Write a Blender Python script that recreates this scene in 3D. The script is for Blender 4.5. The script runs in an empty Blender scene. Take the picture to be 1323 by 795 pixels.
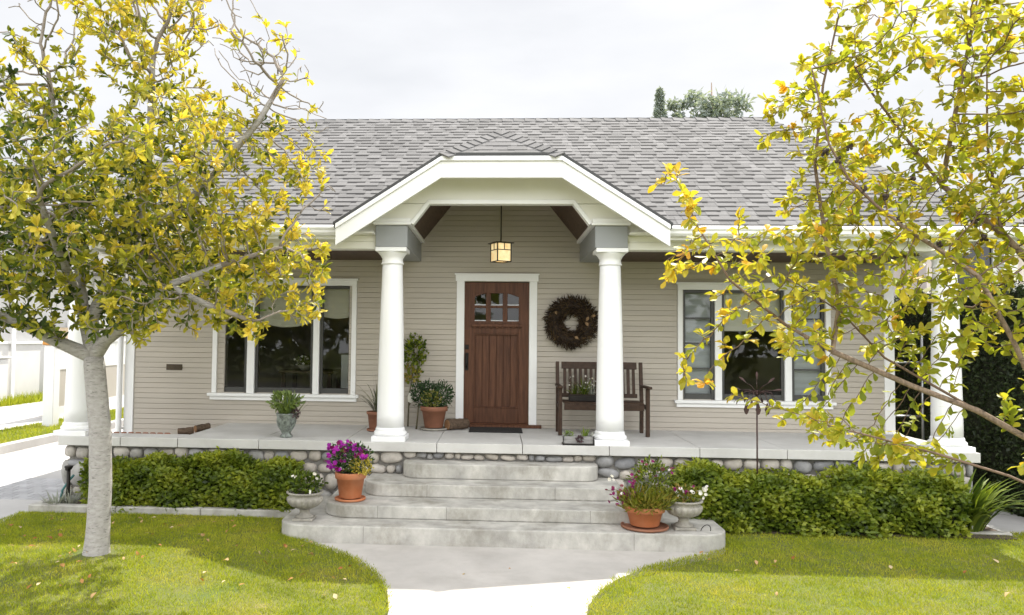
import bpy, math, random
import numpy as np
from mathutils import Vector, Matrix
R = math.radians
scene = bpy.context.scene
COL = scene.collection

# ---------------------------------------------------------------- camera
def make_camera():
    yaw, pitch, roll, f = 0.0571, 0.0417, 0.0112, 999.41
    r = Vector((math.cos(yaw), math.sin(yaw), 0)); fw = Vector((-math.sin(yaw), math.cos(yaw), 0)); up = Vector((0, 0, 1))
    fw, up = fw*math.cos(pitch)+up*math.sin(pitch), up*math.cos(pitch)-fw*math.sin(pitch)
    r, up = r*math.cos(roll)+up*math.sin(roll), up*math.cos(roll)-r*math.sin(roll)
    cd = bpy.data.cameras.new('camera'); co = bpy.data.objects.new('camera', cd); COL.objects.link(co)
    m = Matrix((r, up, -fw)).transposed().to_4x4(); m.translation = (-0.034, -11.063, 1.233)
    co.matrix_world = m
    cd.sensor_width = 36; cd.sensor_fit = 'HORIZONTAL'; cd.lens = f*36/1323; cd.shift_x = 0.0576
    cd.clip_start = 0.05; cd.clip_end = 2000
    scene.camera = co
make_camera()

# ---------------------------------------------------------------- sun, sky, exposure
SUN = Vector((0.27, 0.57, 1.0)).normalized()
def make_light():
    ld = bpy.data.lights.new('sun', 'SUN'); ld.energy = 3.2; ld.angle = R(0.6); ld.color = (1, 0.95, 0.86)
    lo = bpy.data.objects.new('sun', ld); COL.objects.link(lo)
    lo.rotation_euler = (-SUN).to_track_quat('-Z', 'Y').to_euler(); lo.location = (10, 20, 40)
    w = bpy.data.worlds.new('World'); scene.world = w; w.use_nodes = True
    nt = w.node_tree; nt.nodes.clear()
    out = nt.nodes.new('ShaderNodeOutputWorld'); bg = nt.nodes.new('ShaderNodeBackground')
    sky = nt.nodes.new('ShaderNodeTexSky'); sky.sky_type = 'NISHITA'; sky.sun_disc = False
    sky.sun_elevation = math.asin(SUN.z); sky.sun_rotation = math.atan2(SUN.x, SUN.y)
    sky.air_density = 1.0; sky.dust_density = 3.0; sky.ozone_density = 1.0
    tc = nt.nodes.new('ShaderNodeTexCoord'); mp = nt.nodes.new('ShaderNodeMapping'); mp.inputs['Scale'].default_value = (1.1, 1.1, 3.4)
    nz = nt.nodes.new('ShaderNodeTexNoise'); nz.inputs['Scale'].default_value = 2.2; nz.inputs['Detail'].default_value = 6; nz.inputs['Roughness'].default_value = 0.5
    rp = nt.nodes.new('ShaderNodeValToRGB')
    rp.color_ramp.elements[0].position = 0.3; rp.color_ramp.elements[0].color = (3.9, 3.97, 4.1, 1)
    rp.color_ramp.elements[1].position = 0.68; rp.color_ramp.elements[1].color = (5.1, 5.1, 5.15, 1)
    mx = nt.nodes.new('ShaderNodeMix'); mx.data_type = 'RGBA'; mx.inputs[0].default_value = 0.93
    L = nt.links.new
    L(tc.outputs['Generated'], mp.inputs['Vector']); L(mp.outputs[0], nz.inputs['Vector']); L(nz.outputs['Fac'], rp.inputs[0])
    # cloud veil, scaled brighter behind the camera as added fill for the shaded front
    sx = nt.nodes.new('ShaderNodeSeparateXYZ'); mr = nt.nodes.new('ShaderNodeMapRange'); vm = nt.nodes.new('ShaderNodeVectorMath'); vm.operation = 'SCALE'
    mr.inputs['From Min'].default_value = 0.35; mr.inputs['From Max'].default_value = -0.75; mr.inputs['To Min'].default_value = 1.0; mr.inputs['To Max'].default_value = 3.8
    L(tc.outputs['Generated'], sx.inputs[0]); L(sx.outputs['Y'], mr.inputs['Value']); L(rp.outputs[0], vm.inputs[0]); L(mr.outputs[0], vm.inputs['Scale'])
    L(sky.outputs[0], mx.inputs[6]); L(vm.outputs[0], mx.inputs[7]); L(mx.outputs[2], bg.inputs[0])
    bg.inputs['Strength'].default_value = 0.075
    L(bg.outputs[0], out.inputs[0])
make_light()
vs = scene.view_settings
vs.view_transform = 'Standard'; vs.look = 'None'; vs.gamma = 1; vs.use_curve_mapping = False
vs.exposure = 1.46

# ---------------------------------------------------------------- materials
def nodes(name):
    m = bpy.data.materials.new(name); m.use_nodes = True
    nt = m.node_tree; b = nt.nodes['Principled BSDF']
    return m, nt, b
def ramp(nt, stops, src):
    r = nt.nodes.new('ShaderNodeValToRGB'); e = r.color_ramp.elements
    while len(e) < len(stops): e.new(0.5)
    for i, (p, c) in enumerate(stops):
        e[i].position = p; e[i].color = (*c, 1) if len(c) == 3 else c
    nt.links.new(src, r.inputs[0]); return r
def coords(nt, scale=(1, 1, 1)):
    tc = nt.nodes.new('ShaderNodeTexCoord'); mp = nt.nodes.new('ShaderNodeMapping'); mp.inputs['Scale'].default_value = scale
    nt.links.new(tc.outputs['Object'], mp.inputs[0]); return mp.outputs[0]
def noise(nt, vec, scale, detail=5, rough=0.6):
    n = nt.nodes.new('ShaderNodeTexNoise'); n.inputs['Scale'].default_value = scale; n.inputs['Detail'].default_value = detail; n.inputs['Roughness'].default_value = rough
    nt.links.new(vec, n.inputs['Vector']); return n.outputs['Fac']
def mixc(nt, fac, a, b, mode='MIX'):
    m = nt.nodes.new('ShaderNodeMix'); m.data_type = 'RGBA'; m.blend_type = mode
    for sock, v in ((m.inputs[0], fac), (m.inputs[6], a), (m.inputs[7], b)):
        if hasattr(v, 'node'): nt.links.new(v, sock)
        elif isinstance(v, (int, float)): sock.default_value = v
        else: sock.default_value = (*v, 1)
    return m.outputs[2]
def bump(nt, b, h, strength=0.3, dist=0.01):
    bp = nt.nodes.new('ShaderNodeBump'); bp.inputs['Strength'].default_value = strength; bp.inputs['Distance'].default_value = dist
    nt.links.new(h, bp.inputs['Height']); nt.links.new(bp.outputs[0], b.inputs['Normal'])
def scl(c, k): return tuple(min(1, x*k) for x in c)
def surf(name, col, rough=0.6, var=0.12, scale=3.0, stretch=(1, 1, 1), bscale=60, bstr=0.15, metal=0.0, spec=0.5, dirt=None, island=0.0):
    m, nt, b = nodes(name)
    v = coords(nt, stretch)
    n1 = noise(nt, v, scale, 6)
    c = ramp(nt, [(0.3, scl(col, 1-var)), (0.7, scl(col, 1+var))], n1).outputs[0]
    if dirt:
        n2 = noise(nt, v, scale*0.45+0.3, 8, 0.7)
        f = ramp(nt, [(0.48, (0, 0, 0)), (0.72, (1, 1, 1))], n2).outputs[0]
        c = mixc(nt, f, c, dirt)
    if island:
        g = nt.nodes.new('ShaderNodeNewGeometry')
        r = ramp(nt, [(0, (1-island,)*3), (1, (1+island*0.3,)*3)], g.outputs['Random Per Island']).outputs[0]
        c = mixc(nt, 1.0, c, r, 'MULTIPLY')
    nt.links.new(c, b.inputs['Base Color'])
    b.inputs['Roughness'].default_value = rough; b.inputs['Metallic'].default_value = metal; b.inputs['Specular IOR Level'].default_value = spec
    n3 = noise(nt, v, bscale, 4)
    if bstr: bump(nt, b, n3, bstr, 0.01)
    return m
def wood(name, c0, c1, stretch=(18, 18, 1.2), rough=0.45, island=0.15):
    m, nt, b = nodes(name)
    v = coords(nt, stretch); n = noise(nt, v, 2.2, 7, 0.65)
    c = ramp(nt, [(0.3, c0), (0.7, c1)], n).outputs[0]
    g = nt.nodes.new('ShaderNodeNewGeometry')
    r = ramp(nt, [(0, (1-island,)*3), (1, (1.0,)*3)], g.outputs['Random Per Island']).outputs[0]
    c = mixc(nt, 1.0, c, r, 'MULTIPLY')
    nt.links.new(c, b.inputs['Base Color']); b.inputs['Roughness'].default_value = rough; b.inputs['Specular IOR Level'].default_value = .22
    bump(nt, b, n, 0.25, 0.004); return m
def leafmat(name, stops, trans=0.45, rough=0.42, spec=0.4, tcol=(1.0, 1.0, 0.55)):
    """stops over the per-leaf tone attribute, jittered per leaf"""
    m = bpy.data.materials.new(name); m.use_nodes = True; nt = m.node_tree; b = nt.nodes['Principled BSDF']; out = nt.nodes['Material Output']
    at = nt.nodes.new('ShaderNodeAttribute'); at.attribute_name = 'tone'
    c = ramp(nt, stops, at.outputs['Fac']).outputs[0]
    g = nt.nodes.new('ShaderNodeNewGeometry')
    r = ramp(nt, [(0, (0.72, 0.76, 0.7)), (1, (1.15, 1.1, 1.1))], g.outputs['Random Per Island']).outputs[0]
    c = mixc(nt, 1.0, c, r, 'MULTIPLY')
    nt.links.new(c, b.inputs['Base Color']); b.inputs['Roughness'].default_value = rough; b.inputs['Specular IOR Level'].default_value = spec
    t = nt.nodes.new('ShaderNodeBsdfTranslucent'); c2 = mixc(nt, 1.0, c, tcol, 'MULTIPLY'); nt.links.new(c2, t.inputs[0])
    ms = nt.nodes.new('ShaderNodeMixShader'); ms.inputs[0].default_value = trans
    nt.links.new(b.outputs[0], ms.inputs[1]); nt.links.new(t.outputs[0], ms.inputs[2]); nt.links.new(ms.outputs[0], out.inputs[0])
    return m
def glassmat(name, tint=(0.85, 0.88, 0.87)):
    m = bpy.data.materials.new(name); m.use_nodes = True; nt = m.node_tree; out = nt.nodes['Material Output']; nt.nodes.remove(nt.nodes['Principled BSDF'])
    tr = nt.nodes.new('ShaderNodeBsdfTransparent'); tr.inputs[0].default_value = (*tint, 1)
    gl = nt.nodes.new('ShaderNodeBsdfGlossy'); gl.inputs['Roughness'].default_value = 0.015
    fr = nt.nodes.new('ShaderNodeFresnel'); fr.inputs[0].default_value = 1.5
    n = noise(nt, coords(nt), 1.4, 1); bp = nt.nodes.new('ShaderNodeBump'); bp.inputs['Strength'].default_value = 0.05; bp.inputs['Distance'].default_value = 0.05
    nt.links.new(n, bp.inputs['Height']); nt.links.new(bp.outputs[0], gl.inputs['Normal'])
    ms = nt.nodes.new('ShaderNodeMixShader')
    nt.links.new(fr.outputs[0], ms.inputs[0]); nt.links.new(tr.outputs[0], ms.inputs[1]); nt.links.new(gl.outputs[0], ms.inputs[2]); nt.links.new(ms.outputs[0], out.inputs[0])
    return m

M = {}
M['siding'] = surf('siding paint', (0.45, 0.407, 0.347), 0.55, 0.05, 1.3, (0.6, 1, 5), 30, 0.1, island=0.06)
M['white'] = surf('white paint', (0.80, 0.80, 0.79), 0.45, 0.03, 2.5, bscale=40, bstr=0.06)
M['cream'] = surf('cream white paint', (0.76, 0.75, 0.69), 0.5, 0.03, 2.5, bscale=40, bstr=0.06)
M['grey'] = surf('grey beam paint', (0.27, 0.28, 0.285), 0.5, 0.05, 3, bscale=40, bstr=0.08)
M['column'] = surf('column paint', (0.82, 0.82, 0.82), 0.42, 0.025, 2, (1, 1, 0.4), 25, 0.06)
M['shingle'] = surf('asphalt shingle', (0.15, 0.147, 0.147), 0.9, 0.12, 2.0, bscale=420, bstr=0.35, island=0.24, spec=0.25)
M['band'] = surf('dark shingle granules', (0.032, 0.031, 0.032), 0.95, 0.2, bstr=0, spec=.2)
M['shingle_edge'] = surf('dark drip edge', (0.045, 0.045, 0.045), 0.6, 0.1, bstr=0)
M['ceil'] = wood('stained ceiling boards', (0.060, 0.036, 0.026), (0.115, 0.072, 0.052), (14, 1.5, 14), 0.5)
M['door'] = wood('mahogany door', (0.055, 0.021, 0.011), (0.150, 0.064, 0.033), (16, 16, 1.1), 0.45)
M['bench'] = wood('bench wood', (0.030, 0.018, 0.012), (0.070, 0.040, 0.026), (10, 10, 10), 0.5)
M['sash'] = surf('charcoal sash', (0.050, 0.050, 0.047), 0.45, 0.1, bstr=0.05)
M['concrete'] = surf('porch concrete', (0.53, 0.52, 0.495), 0.75, 0.10, 1.7, bscale=90, bstr=0.15, dirt=(0.43, 0.42, 0.395))
M['steps'] = surf('weathered step concrete', (0.41, 0.395, 0.36), 0.8, 0.32, 4.2, (1, 1, .7), 70, 0.35, dirt=(0.215, 0.20, 0.165))
M['walk'] = surf('walkway concrete', (0.44, 0.415, 0.385), 0.8, 0.13, 1.9, bscale=80, bstr=0.2, dirt=(0.35, 0.325, 0.295))
M['drive'] = surf('driveway concrete', (0.42, 0.41, 0.40), 0.8, 0.10, 0.9, bscale=70, bstr=0.2, dirt=(0.34, 0.33, 0.32))
M['mortar'] = surf('mortar', (0.20, 0.19, 0.175), 0.95, 0.2, 8, bscale=50, bstr=0.5)
M['stone'] = None
M['terracotta'] = surf('terracotta', (0.46, 0.155, 0.06), 0.75, 0.14, 6, bscale=70, bstr=0.15, dirt=(0.42, 0.19, 0.10))
M['terracotta_old'] = surf('old terracotta', (0.24, 0.10, 0.055), 0.75, 0.18, 6, bscale=70, bstr=0.2, dirt=(0.16, 0.08, 0.05))
M['urn'] = surf('cast stone', (0.31, 0.29, 0.25), 0.85, 0.28, 9, bscale=90, bstr=0.45, dirt=(0.19, 0.175, 0.145))
M['vase'] = surf('mottled grey green glaze', (0.15, 0.17, 0.15), 0.3, 0.75, 26, bscale=24, bstr=0.6)
M['soil'] = surf('potting soil', (0.045, 0.032, 0.022), 0.95, 0.3, 20, bscale=60, bstr=0.8)
M['earth'] = surf('garden bed earth', (0.075, 0.055, 0.04), 0.95, 0.3, 6, bscale=50, bstr=0.7)
M['iron'] = surf('dark iron', (0.022, 0.019, 0.017), 0.5, 0.2, metal=0.6, bstr=0.05)
M['copper'] = surf('aged copper', (0.05, 0.024, 0.020), 0.5, 0.35, 14, metal=0.3, bstr=0.1)
M['galv'] = surf('galvanised pipe', (0.42, 0.43, 0.44), 0.4, 0.1, metal=0.8, bstr=0.05)
M['mat'] = surf('black door mat', (0.016, 0.015, 0.014), 0.95, 0.3, 40, bscale=300, bstr=0.8)
M['bronze'] = surf('bronze plaque', (0.060, 0.045, 0.028), 0.5, 0.25, 20, metal=0.5, bstr=0.2)
M['bark_pale'] = None
M['greywood'] = wood('weathered grey wood', (0.16, 0.155, 0.15), (0.34, 0.33, 0.32), (3, 16, 16), 0.8)
M['log'] = wood('log bark', (0.045, 0.032, 0.022), (0.16, 0.11, 0.075), (3, 20, 20), 0.9)
M['logend'] = wood('cut wood', (0.20, 0.10, 0.045), (0.36, 0.21, 0.11), (12, 12, 12), 0.8)
M['vinyl'] = surf('white vinyl', (0.66, 0.66, 0.66), 0.4, 0.02, bstr=0.02)
M['vinyl_beige'] = surf('beige vinyl panel', (0.42, 0.385, 0.35), 0.5, 0.03, bstr=0.02)
M['orange'] = surf('orange post cap', (0.50, 0.22, 0.04), 0.5, 0.15, bstr=0.05)
M['stucco'] = surf('white stucco', (0.60, 0.595, 0.585), 0.85, 0.05, 1.2, bscale=90, bstr=0.3)
M['stucco_pink'] = surf('pale pink stucco', (0.66, 0.58, 0.54), 0.85, 0.05, 1.2, bscale=90, bstr=0.3)
M['darkwin'] = surf('dark window', (0.02, 0.021, 0.024), 0.1, 0.1, bstr=0)
M['ochre'] = surf('tan door paint', (0.42, 0.33, 0.23), 0.6, 0.05, bstr=0.05)
M['room'] = surf('room plaster', (0.36, 0.32, 0.27), 0.8, 0.1, bstr=0)
M['blind'] = leafmat('roman blind cloth', [(0, (0.80, 0.77, 0.68)), (1, (0.82, 0.79, 0.70))], 0.1, 0.8, 0.1, (1, 0.96, 0.85))
M['blind_grey'] = surf('grey cellular blind', (0.46, 0.47, 0.475), 0.8, 0.06, 4, bstr=0.05)
M['glass'] = glassmat('window glass')
M['lampglass'] = None
M['tag'] = surf('white plastic tag', (0.72, 0.70, 0.62), 0.5, 0.05, bstr=0)
M['teal'] = surf('teal hose', (0.05, 0.17, 0.17), 0.5, 0.1, bstr=0)
def stonemat():
    m, nt, b = nodes('river rock'); v = coords(nt); n = noise(nt, v, 9, 6)
    c = ramp(nt, [(0.3, (.30, .29, .275)), (0.7, (.50, .485, .46))], n).outputs[0]
    g = nt.nodes.new('ShaderNodeNewGeometry')
    r = ramp(nt, [(0, (.55, .57, .62)), (.35, (.85, .84, .82)), (.6, (1.0, .93, .84)), (1, (1.15, 1.1, 1.05))], g.outputs['Random Per Island']).outputs[0]
    nt.links.new(mixc(nt, 1.0, c, r, 'MULTIPLY'), b.inputs['Base Color']); b.inputs['Roughness'].default_value = .7
    bump(nt, b, noise(nt, v, 55, 4), .3, .01); return m
M['stone'] = stonemat()
def bark(name, c0, c1, stretch):
    m, nt, b = nodes(name); v = coords(nt, stretch)
    n = noise(nt, v, 9.0, 8, 0.62); n2 = noise(nt, coords(nt, (1, 1, 4.5)), 15, 6, 0.7)
    c = ramp(nt, [(0.28, c0), (0.66, c1)], n).outputs[0]
    f = ramp(nt, [(0.56, (0, 0, 0)), (0.66, (1, 1, 1))], n2).outputs[0]
    c = mixc(nt, f, c, scl(c0, 0.55))
    nt.links.new(c, b.inputs['Base Color']); b.inputs['Roughness'].default_value = 0.85
    bump(nt, b, n, 0.3, 0.006); return m
M['bark_pale'] = bark('pale grey bark', (0.27, 0.25, 0.235), (0.40, 0.38, 0.36), (2, 2, 4))
M['bark_brown'] = bark('tan bark', (0.12, 0.085, 0.06), (0.30, 0.22, 0.16), (9, 9, 2))
M['twig_grey'] = surf('grey twig bark', (0.25, 0.215, 0.185), 0.85, 0.25, 9, bscale=60, bstr=0.3)
M['stem'] = surf('green brown stem', (0.10, 0.085, 0.045), 0.8, 0.25, 9, bstr=0.1)
def lampmat():
    m, nt, b = nodes('amber glass'); v = coords(nt); n = noise(nt, v, 14, 3)
    c = ramp(nt, [(0.3, (0.80, 0.55, 0.24)), (0.7, (0.90, 0.74, 0.44))], n).outputs[0]
    nt.links.new(c, b.inputs['Base Color']); b.inputs['Roughness'].default_value = 0.3
    nt.links.new(c, b.inputs['Emission Color']); b.inputs['Emission Strength'].default_value = 0.22
    return m
M['lampglass'] = lampmat()
L_ = leafmat
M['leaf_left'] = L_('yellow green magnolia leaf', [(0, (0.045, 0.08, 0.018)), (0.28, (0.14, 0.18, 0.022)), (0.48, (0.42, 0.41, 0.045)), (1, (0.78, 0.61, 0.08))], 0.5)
M['leaf_right'] = L_('myrtle leaf', [(0, (0.15, 0.21, 0.025)), (0.4, (0.36, 0.39, 0.04)), (0.75, (0.62, 0.52, 0.055)), (1, (0.74, 0.41, 0.05))], 0.55)
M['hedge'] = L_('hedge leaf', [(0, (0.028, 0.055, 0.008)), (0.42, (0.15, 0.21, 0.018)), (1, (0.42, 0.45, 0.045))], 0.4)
M['hedge_dark'] = L_('clipped hedge leaf', [(0, (0.012, 0.024, 0.007)), (1, (0.045, 0.07, 0.018))], 0.2, 0.5)
M['far_leaf'] = L_('distant tree leaf', [(0, (0.22, 0.26, 0.26)), (1, (0.36, 0.41, 0.39))], 0.45, 0.7, 0.2)
M['strap'] = L_('strap leaf', [(0, (0.03, 0.07, 0.010)), (1, (0.24, 0.30, 0.04))], 0.4, .5, .2)
M['shrub'] = L_('pot shrub leaf', [(0, (0.022, 0.055, 0.020)), (0.6, (0.05, 0.105, 0.028)), (1, (0.42, 0.37, 0.07))], 0.3)
M['fern'] = L_('heather fern leaf', [(0, (0.05, 0.10, 0.015)), (0.55, (0.25, 0.28, 0.03)), (1, (0.42, 0.26, 0.07))], 0.4)
M['suc'] = L_('succulent leaf', [(0, (0.10, 0.16, 0.05)), (0.5, (0.20, 0.27, 0.05)), (0.8, (0.17, 0.25, 0.23)), (1, (0.07, 0.02, 0.03))], 0.2)
M['silver'] = L_('silver leaf', [(0, (0.10, 0.10, 0.13)), (0.4, (0.30, 0.32, 0.28)), (1, (0.45, 0.47, 0.42))], 0.2)
M['petal'] = L_('petal', [(0, (0.28, 0.02, 0.30)), (0.3, (0.48, 0.035, 0.42)), (0.55, (0.20, 0.012, 0.09)), (0.8, (0.60, 0.50, 0.06)), (1, (0.80, 0.78, 0.74))], 0.35, 0.6, 0.2, (1, 1, 1))
M['wreath'] = L_('dried wreath twig', [(0, (0.020, 0.012, 0.008)), (0.6, (0.075, 0.045, 0.024)), (0.9, (0.14, 0.09, 0.035)), (1, (0.34, 0.22, 0.12))], 0.15, 0.8)
M['fallen'] = L_('fallen leaf', [(0, (0.30, 0.10, 0.02)), (0.5, (0.48, 0.27, 0.09)), (1, (0.62, 0.52, 0.34))], 0.25, 0.7)
M['straw'] = L_('spiky leaf', [(0, (0.045, 0.06, 0.03)), (1, (0.16, 0.17, 0.09))], 0.25)
def grassmat():
    m = bpy.data.materials.new('lawn grass'); m.use_nodes = True; nt = m.node_tree; b = nt.nodes['Principled BSDF']; out = nt.nodes['Material Output']
    v = coords(nt)
    n = noise(nt, v, 1.3, 6, 0.65); n2 = noise(nt, v, 9, 3)
    c = ramp(nt, [(0.25, (0.17, 0.23, 0.014)), (0.5, (0.38, 0.44, 0.022)), (0.72, (0.56, 0.50, 0.08))], n).outputs[0]
    c = mixc(nt, 0.35, c, ramp(nt, [(0.3, (0.15, 0.22, 0.015)), (0.7, (0.50, 0.49, 0.045))], n2).outputs[0])
    g = nt.nodes.new('ShaderNodeNewGeometry')
    c = mixc(nt, 1.0, c, ramp(nt, [(0, (0.6, 0.62, 0.6)), (0.8, (1.1, 1.1, 1)), (1, (1.5, 1.25, 1.3))], g.outputs['Random Per Island']).outputs[0], 'MULTIPLY')
    nt.links.new(c, b.inputs['Base Color']); b.inputs['Roughness'].default_value = 0.6; b.inputs['Specular IOR Level'].default_value = 0.25
    t = nt.nodes.new('ShaderNodeBsdfTranslucent'); nt.links.new(c, t.inputs[0])
    ms = nt.nodes.new('ShaderNodeMixShader'); ms.inputs[0].default_value = 0.4
    nt.links.new(b.outputs[0], ms.inputs[1]); nt.links.new(t.outputs[0], ms.inputs[2]); nt.links.new(ms.outputs[0], out.inputs[0])
    return m
M['grass'] = grassmat()
def turfmat():
    m, nt, b = nodes('turf soil'); v = coords(nt); n = noise(nt, v, 1.6, 7, 0.7)
    c = ramp(nt, [(0.3, (0.075, 0.11, 0.016)), (0.6, (0.13, 0.13, 0.03)), (0.78, (0.30, 0.23, 0.14))], n).outputs[0]
    nt.links.new(c, b.inputs['Base Color']); b.inputs['Roughness'].default_value = 0.95; bump(nt, b, noise(nt, v, 60, 3), 0.6, 0.02); return m
M['turf'] = turfmat()

# ---------------------------------------------------------------- object helpers
def mesh_obj(name, me, mat, parent=None):
    o = bpy.data.objects.new(name, me); COL.objects.link(o)
    if mat is not None: me.materials.append(mat)
    if parent is not None: o.parent = parent; o.matrix_parent_inverse = Matrix.Translation(-Vector(wloc(parent)))
    return o
def wloc(o):
    l = Vector(o.location)
    return l if o.parent is None else l
def tag(o, label=None, cat=None, group=None, kind=None):
    if label: o['label'] = label
    if cat: o['category'] = cat
    if group: o['group'] = group
    if kind: o['kind'] = kind
    return o
def thing(name, label, cat, loc=(0, 0, 0), group=None):
    o = bpy.data.objects.new(name, None); COL.objects.link(o); o.location = loc; o.empty_display_size = 0.1
    return tag(o, label, cat, group)

class MB:
    """collects shapes given in world coordinates; build() links them as one mesh"""
    def __init__(s): s.v = []; s.f = []; s.sm = []
    def add(s, vs_, fs, smooth=False):
        k = len(s.v); s.v += [tuple(p) for p in vs_]
        for f in fs: s.f.append([i+k for i in f]); s.sm.append(smooth)
        return s
    def box(s, x0, x1, y0, y1, z0, z1, rot=None, c=None):
        vs_ = [Vector((x, y, z)) for z in (z0, z1) for y in (y0, y1) for x in (x0, x1)]
        if rot is not None:
            c = Vector(c) if c is not None else Vector(((x0+x1)/2, (y0+y1)/2, (z0+z1)/2))
            vs_ = [c+rot @ (v-c) for v in vs_]
        return s.add(vs_, [(0, 2, 3, 1), (4, 5, 7, 6), (0, 1, 5, 4), (2, 6, 7, 3), (0, 4, 6, 2), (1, 3, 7, 5)])
    def prism(s, poly, axis, a, b):
        """poly: 2D convex points; axis 'y': (x,z) extruded in y; 'x': (y,z) in x; 'z': (x,y) in z"""
        n = len(poly)
        def P(p, t):
            return {'y': (p[0], t, p[1]), 'x': (t, p[0], p[1]), 'z': (p[0], p[1], t)}[axis]
        vs_ = [P(p, a) for p in poly]+[P(p, b) for p in poly]
        fs = [tuple(range(n))[::-1], tuple(range(n, 2*n))]+[(i, (i+1) % n, n+(i+1) % n, n+i) for i in range(n)]
        return s.add(vs_, fs)
    def lathe(s, c, prof, n=32, mod=None, smooth=True, cap=True, squash=1.0):
        vs_ = []; fs = []
        for j, (r, z) in enumerate(prof):
            for i in range(n):
                a = 2*math.pi*i/n; rr = r*(mod(a, z, j) if mod else 1)
                vs_.append((c[0]+rr*math.cos(a), c[1]+rr*math.sin(a)*squash, c[2]+z))
        for j in range(len(prof)-1):
            for i in range(n):
                fs.append((j*n+i, j*n+(i+1) % n, (j+1)*n+(i+1) % n, (j+1)*n+i))
        k = len(s.v); s.add(vs_, fs, smooth)
        if cap:
            s.f.append([k+i for i in range(n)][::-1]); s.sm.append(False)
            s.f.append([k+(len(prof)-1)*n+i for i in range(n)]); s.sm.append(False)
        return s
    def tube(s, pts, rad, n=6, smooth=True):
        pts = [Vector(p) for p in pts]; m = len(pts)
        rad = [rad]*m if isinstance(rad, (int, float)) else rad
        vs_ = []; fs = []; up = None
        for j, p in enumerate(pts):
            d = (pts[min(j+1, m-1)]-pts[max(j-1, 0)]).normalized()
            if up is None: up = d.orthogonal().normalized()
            up = (up-d*up.dot(d)); up = up.normalized() if up.length > 1e-6 else d.orthogonal().normalized()
            w = d.cross(up)
            for i in range(n):
                a = 2*math.pi*i/n; vs_.append(p+(up*math.cos(a)+w*math.sin(a))*rad[j])
        for j in range(m-1):
            for i in range(n): fs.append((j*n+i, j*n+(i+1) % n, (j+1)*n+(i+1) % n, (j+1)*n+i))
        k = len(s.v); s.add(vs_, fs, smooth)
        s.f.append([k+i for i in range(n)][::-1]); s.sm.append(False); s.f.append([k+(m-1)*n+i for i in range(n)]); s.sm.append(False)
        return s
    def blob(s, c, rx, ry, rz, rng, amp=0.12, nu=12, nv=8, rot=0.0, sq=2.0):
        ph = [rng.uniform(0, 6.28) for _ in range(6)]; vs_ = []; fs = []
        vs_.append((c[0], c[1], c[2]-rz))
        ca, sa = math.cos(rot), math.sin(rot)
        def sg(v, e): return math.copysign(abs(v)**e, v)
        e = 2.0/sq
        for j in range(1, nv):
            t = -math.pi/2+math.pi*j/nv
            for i in range(nu):
                a = 2*math.pi*i/nu
                k = 1+amp*(math.sin(2*a+ph[0])*math.cos(t+ph[1])+0.6*math.sin(3*a+ph[2]+2*t)+0.5*math.sin(3*t+ph[3]))
                x, y, z = rx*sg(math.cos(t), e)*sg(math.cos(a), e)*k, ry*sg(math.cos(t), e)*sg(math.sin(a), e)*k, rz*sg(math.sin(t), e)*k
                vs_.append((c[0]+x*ca-z*sa, c[1]+y, c[2]+x*sa+z*ca))
        vs_.append((c[0], c[1], c[2]+rz)); N = len(vs_)
        for i in range(nu): fs.append((0, 1+(i+1) % nu, 1+i)); fs.append((N-1, N-1-nu+i, N-1-nu+(i+1) % nu))
        for j in range(nv-2):
            for i in range(nu): fs.append((1+j*nu+i, 1+j*nu+(i+1) % nu, 1+(j+1)*nu+(i+1) % nu, 1+(j+1)*nu+i))
        return s.add(vs_, fs, True)
    def islands(s):
        r = list(range(len(s.v)))
        def find(a):
            while r[a] != a: r[a] = r[r[a]]; a = r[a]
            return a
        for f in s.f:
            for i in f[1:]: r[find(i)] = find(f[0])
        return [find(i) for i in range(len(s.v))]
    def build_sides(s, name, mat, parent=None, bevel=0.0, every=False):
        """one object for the pieces on each side of the house axis (or, with every, for each separate piece)"""
        isl = s.islands(); keys = {}
        for i, k in enumerate(isl): keys.setdefault(k, []).append(i)
        side = {}
        for k, ids in keys.items(): side[k] = k if every else (sum(s.v[i][0] for i in ids)/len(ids) > 0)
        out = []
        for g in dict.fromkeys(side.values()):
            m = MB(); idx = {}
            for i, k in enumerate(isl):
                if side[k] == g: idx[i] = len(m.v); m.v.append(s.v[i])
            for f, sm in zip(s.f, s.sm):
                if f[0] in idx: m.f.append([idx[i] for i in f]); m.sm.append(sm)
            out.append(m.build(name, mat, parent, bevel))
        return out
    def build(s, name, mat, parent=None, bevel=0.0, seg=1):
        me = bpy.data.meshes.new(name); me.from_pydata(s.v, [], s.f); me.update()
        me.polygons.foreach_set('use_smooth', s.sm)
        o = mesh_obj(name, me, mat, parent)
        if bevel:
            b = o.modifiers.new('edge', 'BEVEL'); b.width = bevel; b.segments = seg; b.limit_method = 'ANGLE'; b.angle_limit = R(40)
        return o

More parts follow.
